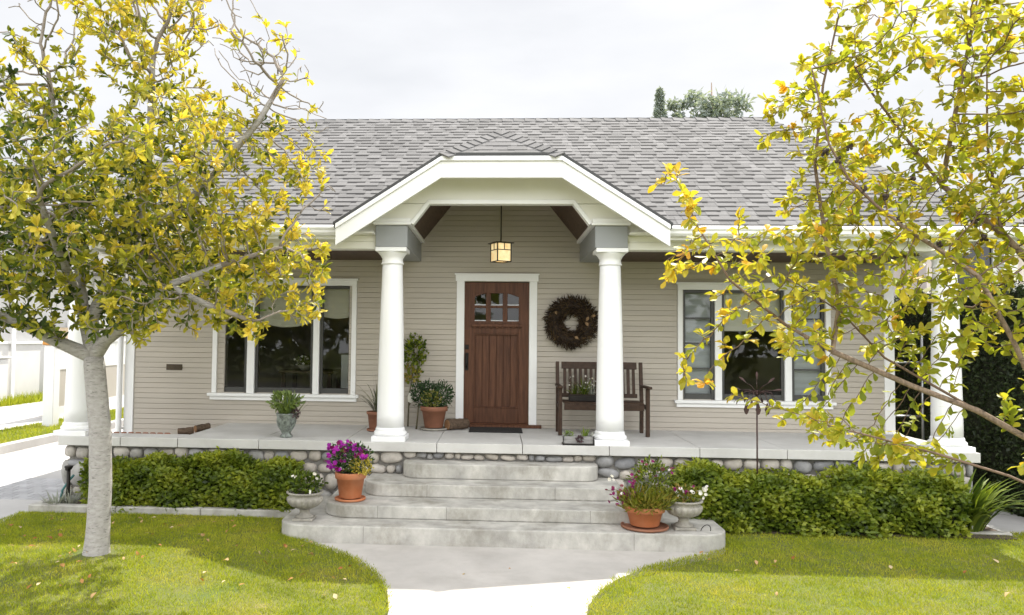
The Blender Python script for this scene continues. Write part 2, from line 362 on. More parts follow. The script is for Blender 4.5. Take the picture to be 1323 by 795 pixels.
TPL = {   # leaf templates: verts (side, along, lift) and faces
    'simple': (np.array([[0, 0, 0], [-.5, .5, .10], [0, 1, -.02], [.5, .5, .10], [0, .5, 0.0]]), [(0, 4, 1), (4, 2, 1), (0, 3, 4), (4, 3, 2)]),
    'flat': (np.array([[0, 0, 0], [-.5, .55, .06], [0, 1, 0], [.5, .55, .06]]), [(0, 3, 2, 1)]),
    'obovate': (np.array([[0, 0, 0], [0, .32, .02], [0, .68, .015], [0, 1, -.07], [-.25, .25, .05], [-.5, .62, .09], [-.28, .9, .0], [.25, .25, .05], [.5, .62, .09], [.28, .9, .0]]),
                [(0, 1, 4), (1, 2, 5, 4), (2, 3, 6, 5), (0, 7, 1), (1, 7, 8, 2), (2, 8, 9, 3)]),
    'strap': (np.array([[-.35, 0, 0], [.35, 0, 0], [-.5, .4, .16], [.5, .4, .16], [-.4, .75, .15], [.4, .75, .15], [0, 1, .02]]), [(0, 1, 3, 2), (2, 3, 5, 4), (4, 5, 6)]),
    'blade': (np.array([[-.5, 0, 0], [.5, 0, 0], [0, 1, 0]]), [(0, 1, 2)]),
}
def unit(a): return a/np.maximum(np.linalg.norm(a, axis=1, keepdims=True), 1e-9)
CURL = np.random.default_rng(99)
class LB:
    """collects many leaves (each its own small island) into one mesh"""
    def __init__(s, tpl='simple'): s.t = tpl; s.parts = []
    def add(s, pos, d, nrm, Ln, W, tone):
        pos = np.atleast_2d(np.asarray(pos, float)); n = len(pos)
        if n == 0: return
        d = unit(np.broadcast_to(np.asarray(d, float), (n, 3))); nrm = np.broadcast_to(np.asarray(nrm, float), (n, 3))
        side = unit(np.cross(d, nrm)); nn = np.cross(side, d)
        Ln = np.broadcast_to(np.asarray(Ln, float), (n,)); W = np.broadcast_to(np.asarray(W, float), (n,)); tone = np.broadcast_to(np.asarray(tone, float), (n,))
        T = TPL[s.t][0]
        v = pos[:, None, :]+side[:, None, :]*(T[:, 0][None, :, None]*W[:, None, None])+d[:, None, :]*(T[:, 1][None, :, None]*Ln[:, None, None])+nn[:, None, :]*(T[:, 2][None, :, None]*(Ln*CURL.uniform(-.4, 2.2, n))[:, None, None])
        s.parts.append((v, tone))
    def build(s, name, mat, parent=None, smooth=False):
        V = np.concatenate([p[0] for p in s.parts]); tone = np.concatenate([p[1] for p in s.parts]); n, k, _ = V.shape
        F = TPL[s.t][1]; sizes = np.array([len(f) for f in F]); flat = np.concatenate([np.array(f) for f in F])
        loops = (flat[None, :]+(np.arange(n)*k)[:, None]).ravel().astype(np.int32); tot = np.tile(sizes, n); st = np.concatenate([[0], np.cumsum(tot)[:-1]])
        me = bpy.data.meshes.new(name); me.vertices.add(n*k); me.vertices.foreach_set('co', V.reshape(-1).astype(np.float32))
        me.loops.add(len(loops)); me.loops.foreach_set('vertex_index', loops)
        me.polygons.add(len(tot)); me.polygons.foreach_set('loop_start', st.astype(np.int32))
        try: me.polygons.foreach_set('loop_total', tot.astype(np.int32))
        except Exception: pass
        me.update(calc_edges=True)
        a = me.attributes.new('tone', 'FLOAT', 'POINT'); a.data.foreach_set('value', np.repeat(tone, k).astype(np.float32))
        if smooth: me.polygons.foreach_set('use_smooth', np.ones(len(tot), bool))
        return mesh_obj(name, me, mat, parent)
def rnd_dirs(rng, n): return unit(rng.normal(size=(n, 3)))
def jit(rng, d, k):
    d = np.atleast_2d(d); return unit(d+rng.normal(size=d.shape)*k)

# ================================================================ GROUND
G = -0.84
def ground():
    MB().add([(-300, -120, G-.06), (300, -120, G-.06), (300, 400, G-.06), (-300, 400, G-.06)], [(0, 1, 2, 3)]).build('ground', M['turf']); 
    tag(bpy.data.objects['ground'], kind='structure')
    # front walk: flared at the steps, narrowing toward the street
    left = [(-2.2, -2.8), (-2.02, -3.16), (-1.78, -3.37), (-1.50, -3.60), (-1.25, -3.90), (-1.06, -4.22), (-.92, -4.62), (-.84, -5.1), (-.82, -5.8), (-.82, -14)]
    right = [(2.2, -2.8), (2.18, -3.14), (1.95, -3.33), (1.57, -3.60), (1.28, -3.86), (1.05, -4.12), (.85, -4.45), (.70, -4.85), (.62, -5.3), (.60, -5.9), (.60, -14)]
    mb = MB(); poly = left+right[::-1]; n = len(poly)
    mb.add([(x, y, G) for x, y in poly]+[(x, y, G-.1) for x, y in poly], [tuple(range(n))]+[(i, n+i, n+(i+1) % n, (i+1) % n) for i in range(n)])
    tag(mb.build('walkway', M['walk']), kind='structure')
    # driveway, kerb, verge and the neighbour's drive on the left
    mb = MB(); mb.box(-8.62, -5.5, -14, 30, G-.1, G-.01)
    tag(mb.build('driveway', M['drive']), kind='structure')
    mb = MB()
    for i in range(9):
        for j in range(30):
            x0 = -8.6+j*.205+(.1 if i % 2 else 0); y0 = -1.5+i*.16
            if x0 > -5.75: continue
            mb.box(x0, x0+.195, y0, y0+.15, G-.02, G-.004)
    tag(mb.build('driveway_paver_band', surf('grey pavers', (.40, .40, .41), .85, .1, island=.2)), kind='structure')
    mb = MB()
    for i in range(18): mb.box(-8.78, -8.62, -13+i*2.4, -13+i*2.4+2.385, G-.1, G+.15)
    tag(mb.build('kerb', M['drive'], bevel=.015), kind='structure')
    MB().box(-10.25, -8.78, -13, 30, G-.1, G+.11).build('verge', M['turf'])['kind'] = 'structure'
    MB().box(-13.6, -10.25, -13, 40, G-.1, G+.1).build('side_driveway', M['drive'])['kind'] = 'structure'
    MB().box(5.55, 6.3, -2.15, -.9, G-.1, G+.02).build('side_path', M['drive'])['kind'] = 'structure'
    return left, right
WL, WR = ground()

def lawn_height(x, y): return G+.02+.10*np.exp(-((x+3.65)**2/2.2+(y+4.15)**2/1.6))
def bound(poly, y):
    ys = np.array([p[1] for p in poly])[::-1]; xs = np.array([p[0] for p in poly])[::-1]
    return np.interp(y, ys, xs)
def lawn():
    # soil sheet under the blades, one grid each side of the walk
    def grid(xa, xb, name):
        ys = np.concatenate([np.linspace(-14, -6, 8), np.linspace(-5.9, -2.3, 40)]); nx = 44
        vs_ = []; fs = []
        for y in ys:
            a, b = xa(y), xb(y)
            for i in range(nx):
                x = a+(b-a)*i/(nx-1); edge = min(i, nx-1-i)
                vs_.append((x, y, float(lawn_height(x, y)) if edge > 0 else G-.05))
        for j in range(len(ys)-1):
            for i in range(nx-1): fs.append((j*nx+i, j*nx+i+1, (j+1)*nx+i+1, (j+1)*nx+i))
        MB().add(vs_, fs, True).build(name, M['turf'])['kind'] = 'structure'
    lx = lambda y: float(bound(WL, y)); rx = lambda y: float(bound(WR, y))
    grid(lambda y: -5.5, lambda y: lx(y), 'lawn_soil'); grid(lambda y: rx(y), lambda y: 14.0, 'lawn_soil')
    rng = np.random.default_rng(4); lb = LB('blade')
    for (x0, x1, y0, y1, n) in ((-5.52, -.7, -5.6, -2.27, 125000), (.5, 6.6, -5.6, -2.12, 140000), (-5.5, -.7, -7.5, -5.6, 14000), (.5, 6.6, -7.5, -5.6, 14000), (6.6, 9, -5.6, -1.5, 14000)):
        x = rng.uniform(x0, x1, n); y = rng.uniform(y0, y1, n)
        if x0 < 0: ok = (x < bound(WL, y)+.02*rng.normal(size=n)) & (y < -2.30)
        else: ok = (x > bound(WR, y)+.02*rng.normal(size=n)) & ~((x < 5.6) & (y > -2.25)) 
        # thin, worn patch near the front of the left lawn
        d = np.hypot((x+2.35)/.55, (y+5.05)/.35); d2 = np.hypot((x-2.0)/.5, (y+5.2)/.25)
        ok &= (rng.random(n) < np.clip(.25+d*.8, 0, 1)) & (rng.random(n) < np.clip(.3+d2*.75, 0, 1))
        ok &= (np.hypot(x+3.625, y+4.2) > .155) & (rng.random(n) < np.clip((np.hypot(x+3.625, y+4.2)-.12)*5, .15, 1))
        x, y = x[ok], y[ok]; k = len(x)
        z = lawn_height(x, y)-.004
        d = unit(np.stack([rng.normal(size=k)*.55, rng.normal(size=k)*.55, np.ones(k)], 1))
        nr = np.stack([rng.normal(size=k), rng.normal(size=k)-.3, np.zeros(k)], 1)
        big = (1.0 if y0 > -5.7 else 1.5)*(.78+.22*np.sin(x*7.1+2*np.sin(y*5.3))*np.sin(y*8.7+x*2.1)+.25*(rng.random(k) < .06))
        lb.add(np.stack([x, y, z], 1), d, nr, rng.uniform(.022, .055, k)*big, rng.uniform(.004, .008, k), .5)
    # verge
    n = 16000; x = rng.uniform(-10.2, -8.8, n); y = rng.uniform(-1, 14, n)
    lb.add(np.stack([x, y, np.full(n, G+.105)], 1), unit(np.stack([rng.normal(size=n)*.5, rng.normal(size=n)*.5, np.ones(n)], 1)), np.stack([rng.normal(size=n), rng.normal(size=n), np.zeros(n)], 1), rng.uniform(.05, .10, n), .014, .5)
    tag(lb.build('grass', M['grass']), kind='stuff')
lawn()

# ================================================================ HOUSE
house = thing('house', 'beige clapboard bungalow with grey shingle hip roof and white columned porch', 'house')
EZ, EY, RZ, RY, EX = 2.60, -1.95, 4.93, 1.80, 5.85
RL, RR = -4.45, 4.35            # ridge ends
W2 = 5.43                       # half width of the body
OPEN = [(-3.98, -2.16, .44, 2.0), (2.58, 4.52, .44, 1.98), (-.50, .42, -.2, 2.07)]

def siding():
    mb = MB(); e = .0745; z = -.85; top = 3.62; rng = random.Random(3)
    def lap(x0, x1, z0, z1):
        y0, y1, zg = -.019, -.007, z1-.008     # flat face, then the coved groove that meets the next board
        mb.add([(x0, y0, z0), (x1, y0, z0), (x1, y0+.002, zg), (x0, y0+.002, zg), (x0, y1, z0), (x1, y1, z0), (x0, y1, zg+.003), (x1, y1, zg+.003), (x0, y1, z1), (x1, y1, z1)], [(0, 1, 2, 3), (4, 5, 1, 0), (3, 2, 7, 6), (6, 7, 9, 8)])
    while z < top:
        z1 = z+e; xa, xb = (-W2, W2) if z < 2.36 else (-1.25, 1.25)
        segs = [(xa, xb)]
        for (a, b, c, d) in OPEN:
            if z1 > c and z < d:
                segs = [s for (p, q) in segs for s in ((p, min(q, a)), (max(p, b), q)) if s[1]-s[0] > .01]
        for (p, q) in segs:
            x = p
            while x < q-1e-6:                    # butt joints along a course
                nx = min(q, x+rng.uniform(1.6, 4.2)); nx = q if q-nx < .5 else nx
                lap(x, nx-.0015 if nx < q else nx, z, z1); x = nx
        z = z1
    mb.build('siding', M['siding'], house)
    mb = MB(); z = -.85
    while z < 2.5:                               # gable-end and rear walls
        for sx in (-1, 1):
            x0, x1 = sx*(W2+.013), sx*W2
            vs_ = [(x0, 0.02, z), (x0, 5.4, z), (x1, 5.4, z+e), (x1, 0.02, z+e)]
            mb.add(vs_, [(0, 1, 2, 3)] if sx > 0 else [(3, 2, 1, 0)])
        z += e
    mb.box(-W2, W2, 5.38, 5.42, -.85, 2.5)
    mb.build_sides('side_siding', M['siding'], house)
    # solid walls behind the boards, with the openings left free
    mb = MB(); y0, y1 = 0.0, .12
    xs = [-W2, -3.98, -2.16, -.50, .42, 2.58, 4.52, W2]
    for i in range(7):
        a, b = xs[i], xs[i+1]; zz = None
        for (p, q, c, d) in OPEN:
            if abs(p-a) < 1e-6: zz = (c, d)
        if zz is None: mb.box(a, b, y0, y1, -.9, 2.4)
        else:
            mb.box(a, b, y0, y1, -.9, zz[0]-.0); mb.box(a, b, y0, y1, zz[1], 2.4)
    mb.box(-1.3, 1.3, y0, y1, 2.401, 3.7)
    mb.box(-W2+.001, -W2+.12, .121, 5.3, -.9, 2.4); mb.box(W2-.12, W2-.001, .121, 5.3, -.9, 2.4)
    mb.build('wall_core', M['siding'], house)
siding()

def rooms():
    mb = MB()
    for (a, b) in ((-5.2, -1.2), (1.2, 5.2)):
        for f in ((a, b, 3.2, 3.25, -.02, 2.35), (a-.03, a, .13, 3.2, -.02, 2.35), (b, b+.03, .13, 3.2, -.02, 2.35), (a, b, .13, 3.2, 2.35, 2.4), (a, b, .13, 3.2, -.06, -.02)): mb.box(*f)
    mb.build_sides('interior_room', M['room'], house)
rooms()

def trim():
    mb = MB()
    for sx in (-1, 1):
        a, b = sorted((sx*(W2-.115), sx*(W2+.022))); mb.box(a, b, -.036, .0, -.86, 2.36)
        a, b = sorted((sx*(W2+.002), sx*(W2+.022))); mb.box(a, b, 0.0005, .11, -.86, 2.36)
    mb.build_sides('corner_board', M['white'], house, bevel=.004)
    mb = MB().tube([(-5.50, -.085, 2.3), (-5.50, -.085, -.80), (-5.56, -.16, -.835)], .042, 10)
    mb.box(-5.56, -5.44, -.048, -.03, -.12, -.09); mb.build('downspout', M['white'], house)
trim()
def indoors():
    def chair(x, y, label):
        t = thing('dining_chair', label, 'chair', (x, y, 0))
        b = MB(); b.box(x-.21, x+.21, y+.18, y+.24, .46, .98); b.box(x-.22, x+.22, y-.2, y+.24, .40, .459); b.box(x-.215, x+.215, y-.195, y-.19, .05, .40); b.build('slipcover', M['white'], t, bevel=.012)
        for sx in (-1, 1):
            for sy in (-1, 1): MB().box(x+sx*.19-.018, x+sx*.19+.018, y+.02+sy*.19-.018, y+.02+sy*.19+.018, -.015, .399).build('leg', M['bench'], t)
    chair(-2.25, .75, 'white covered dining chair seen through the right pane of the left window')
    t = thing('dining_table', 'dark dining table inside the left window', 'table', (-2.95, .95, 0))
    MB().box(-3.35, -2.5, .55, 1.35, .70, .74).build('tabletop', M['bench'], t, bevel=.01)
    for x in (-3.28, -2.57):
        for y in (.62, 1.28): MB().box(x-.03, x+.03, y-.03, y+.03, -.015, .699).build('leg', M['bench'], t)
    c = (-2.95, .62, .742); t = thing('flower_bowl', 'low bowl of white flowers on the table inside the left window', 'flowers', c)
    MB().lathe(c, [(.05, 0), (.10, .05), (.11, .08), (.1, .08)], 20).build('bowl', M['urn'], t)
    rng = np.random.default_rng(301); bush(t, (c[0], c[1], c[2]+.13), (.16, .1, .07), 120, .05, .02, M['hedge'], 302, (0, .6), stems=False)
    flowers(t, [np.array(c)+np.array([rng.uniform(-.15, .2), -.08, rng.uniform(.08, .22)]) for _ in range(16)], .02, (1.,), 303, 6)

def shingle(mb, P0, P1, Q1, Q0, rng, expo=.143, skip=None, bands=None):
    P0, P1, Q1, Q0 = map(Vector, (P0, P1, Q1, Q0)); d = (P1-P0).normalized(); up = (Q0-P0)-d*(Q0-P0).dot(d); H = up.length; up.normalize()
    n = d.cross(up).normalized()
    if n.z < 0: n = -n
    N = max(1, round(H/expo)); e = H/N; sl1 = (Q0-P0).dot(d); sr0 = (P1-P0).dot(d); sr1 = (Q1-P0).dot(d)
    def ends(t): return sl1*t, sr0+(sr1-sr0)*t
    def piece(s0, s1, t0, t1, h0, h1, band=False):
        a0, b0 = ends(t0); a1, b1 = ends(min(1, t1))
        c = lambda s, a, b: max(a, min(b, s))
        q = [(c(s0, a0, b0), t0, h0), (c(s1, a0, b0), t0, h0), (c(s1, a1, b1), t1, h1), (c(s0, a1, b1), t1, h1)]
        if q[1][0]-q[0][0] < .004 and q[2][0]-q[3][0] < .004: return
        if skip and skip(P0+d*((q[0][0]+q[1][0])/2)+up*((t0+t1)/2*H)): return
        top = [P0+d*s+up*(t*H)+n*h for s, t, h in q]
        if band: bands.add(top, [(0, 1, 2, 3)]); return
        bot = [P0+d*s+up*(t*H)+n*(-.004) for s, t, h in q[:2]]
        mid = [P0+d*s+up*(t*H)+n*(-.004) for s, t, h in q[2:]]
        mb.add(top+bot+mid, [(0, 1, 2, 3), (4, 5, 1, 0), (0, 3, 7, 4), (1, 5, 6, 2)])
    for i in range(N):
        t0, t1 = i/N, (i+1)/N+.006; a, b = ends(t0); a = min(a, ends(t1)[0]); b = max(b, ends(t1)[1])
        s = a-rng.uniform(0, .3)
        while s < b:
            w = rng.uniform(.28, .34); piece(s, s+w-.002, t0-.006*rng.random()/H, t1, .010, .003); s += w
        s = a-rng.uniform(0, .3)
        while s < b:
            w = rng.uniform(.12, .30); piece(s, s+w, t0-.004/H, t1, .0125+.0015*rng.random(), .006)
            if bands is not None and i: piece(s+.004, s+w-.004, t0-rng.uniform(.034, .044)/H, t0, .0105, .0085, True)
            s += w+rng.uniform(.05, .20)
def caps(mb, p0, p1, n1, n2, rng, step=.145, w=.14):
    """overlapping ridge/hip cap tabs from the low end p0 to the high end p1; n1, n2 normals of the two planes"""
    p0, p1, n1, n2 = map(Vector, (p0, p1, n1, n2)); n1.normalize(); n2.normalize(); L = (p1-p0).length; d = (p1-p0)/L
    def away(n, o):
        a = d.cross(n).normalized(); return a if a.dot(o) < 0 else -a
    a1, a2 = away(n1, n2), away(n2, n1); nm = (n1+n2).normalized(); k = int(L/step)
    for i in range(k+1):
        s0 = i*L/(k+1)-.02; s1 = (i+1)*L/(k+1)+.02; h0, h1 = .028, .013; ww = w*rng.uniform(.94, 1.06)
        A = p0+d*s0; B = p0+d*s1
        v = [A+a1*ww+n1*(h0-.006), A+nm*h0*1.15, A+a2*ww+n2*(h0-.006), B+a1*ww+n1*(h1-.008), B+nm*h1*1.15, B+a2*ww+n2*(h1-.008)]
        u = [q-nm*.02 for q in v[:3]]
        mb.add(v+u, [(0, 1, 4, 3), (1, 2, 5, 4), (6, 7, 1, 0), (7, 8, 2, 1), (0, 3, 6), (2, 8, 5)])
PM, FY, ZC, XC, AY = .646, -2.16, 3.385, .70, -1.52      # porch gable: pitch, front, clip height, clip half width, hip top
AZ = ZC+XC*PM
def mainY(z): return EY+(z-EZ)*(RY-EY)/(RZ-EZ)
def in_notch(p): return abs(p.x) < 1.93 and p.z < ZC+(XC-abs(p.x))*PM-.03 and p.y < 0.2
def roof():
    rng = random.Random(11)
    c = {'fl': (-EX, EY, EZ), 'fr': (EX, EY, EZ), 'bl': (-EX, 2*RY-EY, EZ), 'br': (EX, 2*RY-EY, EZ), 'rl': (RL, RY, RZ), 'rr': (RR, RY, RZ)}
    mb = MB()
    # deck boards of the roof (closed solid under the shingles)
    o = -.006
    V = [Vector(c[k])+Vector((0, 0, o)) for k in ('fl', 'fr', 'br', 'bl', 'rl', 'rr')]+[Vector(c[k])+Vector((0, 0, o-.06)) for k in ('fl', 'fr', 'br', 'bl')]
    xn = XC+(ZC-EZ)/PM
    V += [Vector((-xn, EY, EZ+o)), Vector((0, mainY(AZ), AZ+o)), Vector((xn, EY, EZ+o)), Vector((-xn, EY, EZ+o-.06)), Vector((xn, EY, EZ+o-.06))]
    mb.add(V, [(0, 10, 11, 4), (11, 12, 1, 5), (4, 11, 5), (1, 2, 5), (2, 3, 4, 5), (3, 0, 4), (0, 6, 13, 10), (12, 14, 7, 1), (1, 7, 8, 2), (2, 8, 9, 3), (3, 9, 6, 0)])
    rf = mb.build('roof', M['shingle_edge'], house)
    sh = MB()
    bd = MB(); shingle(sh, c['fl'], c['fr'], c['rr'], c['rl'], rng, .143, in_notch, bd)
    shingle(sh, c['fr'], c['br'], c['rr'], c['rr'], rng, .143, None, bd); shingle(sh, c['bl'], c['fl'], c['rl'], c['rl'], rng, .143, None, bd)
    shingle(sh, c['br'], c['bl'], c['rl'], c['rr'], rng, .3)
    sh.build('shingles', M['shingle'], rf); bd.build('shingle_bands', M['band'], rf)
    def nrm(a, b, d):
        n = (Vector(b)-Vector(a)).cross(Vector(d)-Vector(a)).normalized(); return n if n.z > 0 else -n
    nf = nrm(c['fl'], c['fr'], c['rl']); nr = nrm(c['fr'], c['br'], c['rr']); nl = nrm(c['fl'], c['bl'], c['rl']); nb = nrm(c['bl'], c['br'], c['rl'])
    cp = MB(); caps(cp, c['rl'], c['rr'], nf, nb, rng, .19); caps(cp, c['fr'], c['rr'], nf, nr, rng); caps(cp, c['fl'], c['rl'], nf, nl, rng)
    cp.build('ridge_cap', M['shingle'], rf)
    # ---- porch gable with clipped peak
    m = PM
    ze = ZC-(1.95-XC)*m
    g = MB(); gs = MB()
    for s in (-1, 1):
        e0, e1 = (s*1.95, FY, ze), (s*1.95, mainY(ze)+.4, ze); m0, m1 = (s*XC, FY, ZC), (s*XC, mainY(ZC)+.3, ZC); t0, t1 = (0, AY, AZ), (0, mainY(AZ)+.3, AZ)
        for (a, b, cc, dd) in ((e0, e1, m1, m0), (m0, m1, t1, t0)):
            shingle(gs, a, b, cc, dd, rng)
            g.add([Vector(q)+Vector((0, 0, -.006)) for q in (a, b, cc, dd)]+[Vector(q)+Vector((0, 0, -.05)) for q in (a, b, cc, dd)], [(0, 1, 2, 3), (7, 6, 5, 4), (0, 3, 7, 4), (1, 5, 6, 2)])
    g.add([(-XC, FY, ZC-.006), (XC, FY, ZC-.006), (0, AY, AZ-.006), (-XC, FY, ZC-.05), (XC, FY, ZC-.05), (0, AY, AZ-.05)], [(0, 1, 2), (5, 4, 3), (0, 3, 4, 1)])
    shingle(gs, (-XC, FY, ZC), (XC, FY, ZC), (0, AY, AZ), (0, AY, AZ), rng, .135)
    pr = g.build('porch_roof', M['shingle_edge'], house)
    gs.build('shingles', M['shingle'], pr)
    cp = MB(); nh = Vector((0, -(AZ-ZC), AY-FY)); nh = Vector((0, -(AZ-ZC), (AY-FY)));
    for s in (-1, 1):
        ns = Vector((s*m, 0, 1))
        caps(cp, (s*XC, FY, ZC), (0, AY, AZ), Vector((0, -(AZ-ZC)/(AY-FY), 1)), ns, rng, .12, .13)
    caps(cp, (0, mainY(AZ), AZ), (0, AY, AZ), Vector((-m, 0, 1)), Vector((m, 0, 1)), rng, .145, .13)
    cp.build('ridge_cap', M['shingle'], pr)
    de = MB()
    pl = [(-1.96, ze-.004), (-XC, ZC+.002), (XC, ZC+.002), (1.96, ze-.004)]
    for (a, b) in zip(pl, pl[1:]): de.prism([(a[0], a[1]-.012), (b[0], b[1]-.012), (b[0], b[1]+.020), (a[0], a[1]+.020)], 'y', FY-.012, FY+.05)
    de.build('drip_edge', M['shingle_edge'], pr)
    # barge boards: crown strip over a wide face board
    def band(mb, d0, d1, y0, y1, xe=1.93):
        def off(x, dd):  # polyline lowered by dd, vertical
            return ZC-.02-dd-(max(abs(x), XC)-XC)*m
        for s in (-1, 1):
            mb.prism([(s*XC, off(XC, d0)), (s*xe, off(xe, d0)), (s*xe, off(xe, d1)), (s*XC, off(XC, d1))][::s], 'y', y0, y1)
        mb.prism([(-XC, off(0, d0)), (XC, off(0, d0)), (XC, off(0, d1)), (-XC, off(0, d1))], 'y', y0, y1)
    b1 = MB(); band(b1, 0, .055, FY-.028, FY+.02); b1.build('barge_trim', M['white'], house, bevel=.004)
    b2 = MB(); band(b2, .056, .25, FY, FY+.035); b2.build('barge_board', M['white'], house, bevel=.004)
    so = MB(); band(so, .07, .10, FY+.036, -1.70, 1.92); so.build('gable_soffit', M['cream'], house)
    # tympanum boards
    fr = MB(); ya, yb = -1.745, -1.70
    z1 = 2.885
    fr.prism([(-1.36, z1+.002), (1.36, z1+.002), (.72, 3.285), (-.72, 3.285)], 'y', ya, yb)
    fr.build('gable_panel', M['cream'], house, bevel=.003)
    fr = MB()
    for s in (-1, 1): fr.prism([(s*1.06, 2.64), (s*1.86, 2.64), (s*1.36, z1-.002), (s*.90, z1-.002)][::s], 'y', ya+.002, yb)
    fr.build_sides('gable_panel', M['cream'], house, bevel=.003)
    ed = MB()   # moulding round the opening
    for s in (-1, 1):
        ed.prism([(s*1.095, 2.655), (s*.885, 2.93), (s*.86, 2.885), (s*1.06, 2.625)][::-s], 'y', ya-.02, yb+.06)
    ed.prism([(-.885, 2.93), (-.862, 2.878), (.862, 2.878), (.885, 2.93)][::-1], 'y', ya-.0215, yb+.06)
    ed.build('opening_trim', M['white'], house, bevel=.004)
roof()

def eaves():
    prof = [(0.0, 0.0), (-.085, 0.0), (-.115, -.012), (-.118, -.04), (-.10, -.06), (-.095, -.09), (-.07, -.118), (0, -.118)]
    for (a, b) in ((-EX-.02, -1.945), (1.945, EX+.02)):
        mb = MB(); mb.prism([(EY+.045+y, 2.585+z) for y, z in prof], 'x', a, b)
        mb.build('gutter', M['white'], house, bevel=.005)
    mb = MB()
    mb.box(-EX, -1.9, EY+.046, EY+.075, 2.43, 2.555); mb.box(1.9, EX, EY+.046, EY+.075, 2.43, 2.555)
    mb.box(EX-.03, EX-.001, EY+.08, 2*RY-EY, 2.43, 2.555); mb.box(-EX+.001, -EX+.03, EY+.08, 2*RY-EY, 2.43, 2.555)
    mb.build_sides('fascia', M['white'], house, bevel=.004)
    mb = MB()
    for (a, b) in ((-EX+.04, -1.526), (1.526, EX-.04)):
        mb.box(a, b, EY+.08, -1.69, 2.505, 2.525)
    mb.box(W2-.1, EX-.04, -1.6, 5.4, 2.505, 2.525); mb.box(-EX+.04, -W2+.1, -1.6, 5.4, 2.505, 2.525)
    mb.build_sides('soffit', M['cream'], house)
    mb = MB()
    for (a, b) in ((-5.50, -1.526), (1.526, 5.50)):
        mb.box(a, b, -1.70, -1.50, 2.335, 2.425); mb.box(a, b, -1.692, -1.50, 2.4255, 2.504); mb.box(a, b, -1.696, -1.50, 2.526, 2.66)
    for s in (-1, 1):
        a, b = sorted((s*5.5, s*5.32)); mb.box(a, b, -1.499, 0, 2.335, 2.504)
    mb.build_sides('frieze_board', M['cream'], house, bevel=.004)
    # porch ceilings: narrow stained boards
    mb = MB()
    for (a, b) in ((-5.33, -1.526), (1.526, 5.33)):
        y = -1.499
        while y < -.02:
            mb.box(a, b, y, min(y+.084, -.018), 2.366, 2.385); y += .088
    mb.build_sides('porch_ceiling', M['ceil'], house)
    mb = MB()  # coved ceiling over the entry
    for s in (-1, 1):
        y = -1.69; 
        d = Vector((-s*.49, 0, .61)); nrm_ = Vector((s*.61, 0, .49)).normalized()
        while y < -.01:
            y2 = min(y+.094, -.012); A = Vector((s*1.10, 0, 2.664))
            q = [A, A+d, A+d+nrm_*.02, A+nrm_*.02]
            v = [Vector((p.x, y, p.z)) for p in q]+[Vector((p.x, y2, p.z)) for p in q]
            mb.add(v, [(0, 1, 5, 4), (1, 2, 6, 5), (2, 3, 7, 6), (3, 0, 4, 7), (0, 3, 2, 1), (4, 5, 6, 7)]); y += .098
    y = -1.69
    while y < -.01: mb.box(-.63, .63, y, min(y+.094, -.012), 3.276, 3.295); y += .098
    mb.build('porch_ceiling', M['ceil'], house)
    # beams from the columns back to the wall, with white caps
    for s in (-1, 1):
        a, b = sorted((s*1.13, s*1.52))
        bm = MB().box(a, b, -1.765, -.02, 2.352, 2.618).build('beam', M['grey'], house, bevel=.005)
        c = MB(); a, b = sorted((s*1.085, s*1.545))
        c.box(a, b, -1.80, -1.50, 2.6195, 2.655); c.box(a+.012, b-.012, -1.787, -1.50, 2.656, 2.70)
        a, b = sorted((s*1.085, s*1.16)); c.box(a, b, -1.499, -.02, 2.6195, 2.662)
        c.build('beam_cap', M['white'], bm, bevel=.005)
eaves()

def column(x, y=-1.58):
    sh = MB(); prof = []
    for i in range(13):
        t = i/12; r = .165-(.165-.123)*(t**1.6); prof.append((r, .155+t*2.03))
    c = sh.lathe((x, y, 0), prof, 40).build('column', M['column'], house)
    b = MB().box(x-.205, x+.205, y-.205, y+.205, .0, .062)
    b.lathe((x, y, 0), [(.19, .0625), (.202, .078), (.202, .098), (.188, .112), (.178, .118), (.181, .132), (.178, .146), (.168, .16)], 40)
    b.build('column_base', M['column'], c, bevel=.004)
    k = MB().lathe((x, y, 0), [(.128, 2.15), (.140, 2.155), (.142, 2.168), (.130, 2.176), (.129, 2.225), (.136, 2.235), (.150, 2.262), (.176, 2.29), (.180, 2.30)], 40)
    k.box(x-.19, x+.19, y-.186, y+.186, 2.301, 2.351)
    k.build('column_capital', M['column'], c, bevel=.004)
for x in (-5.27, -1.33, 1.335, 5.27): column(x)

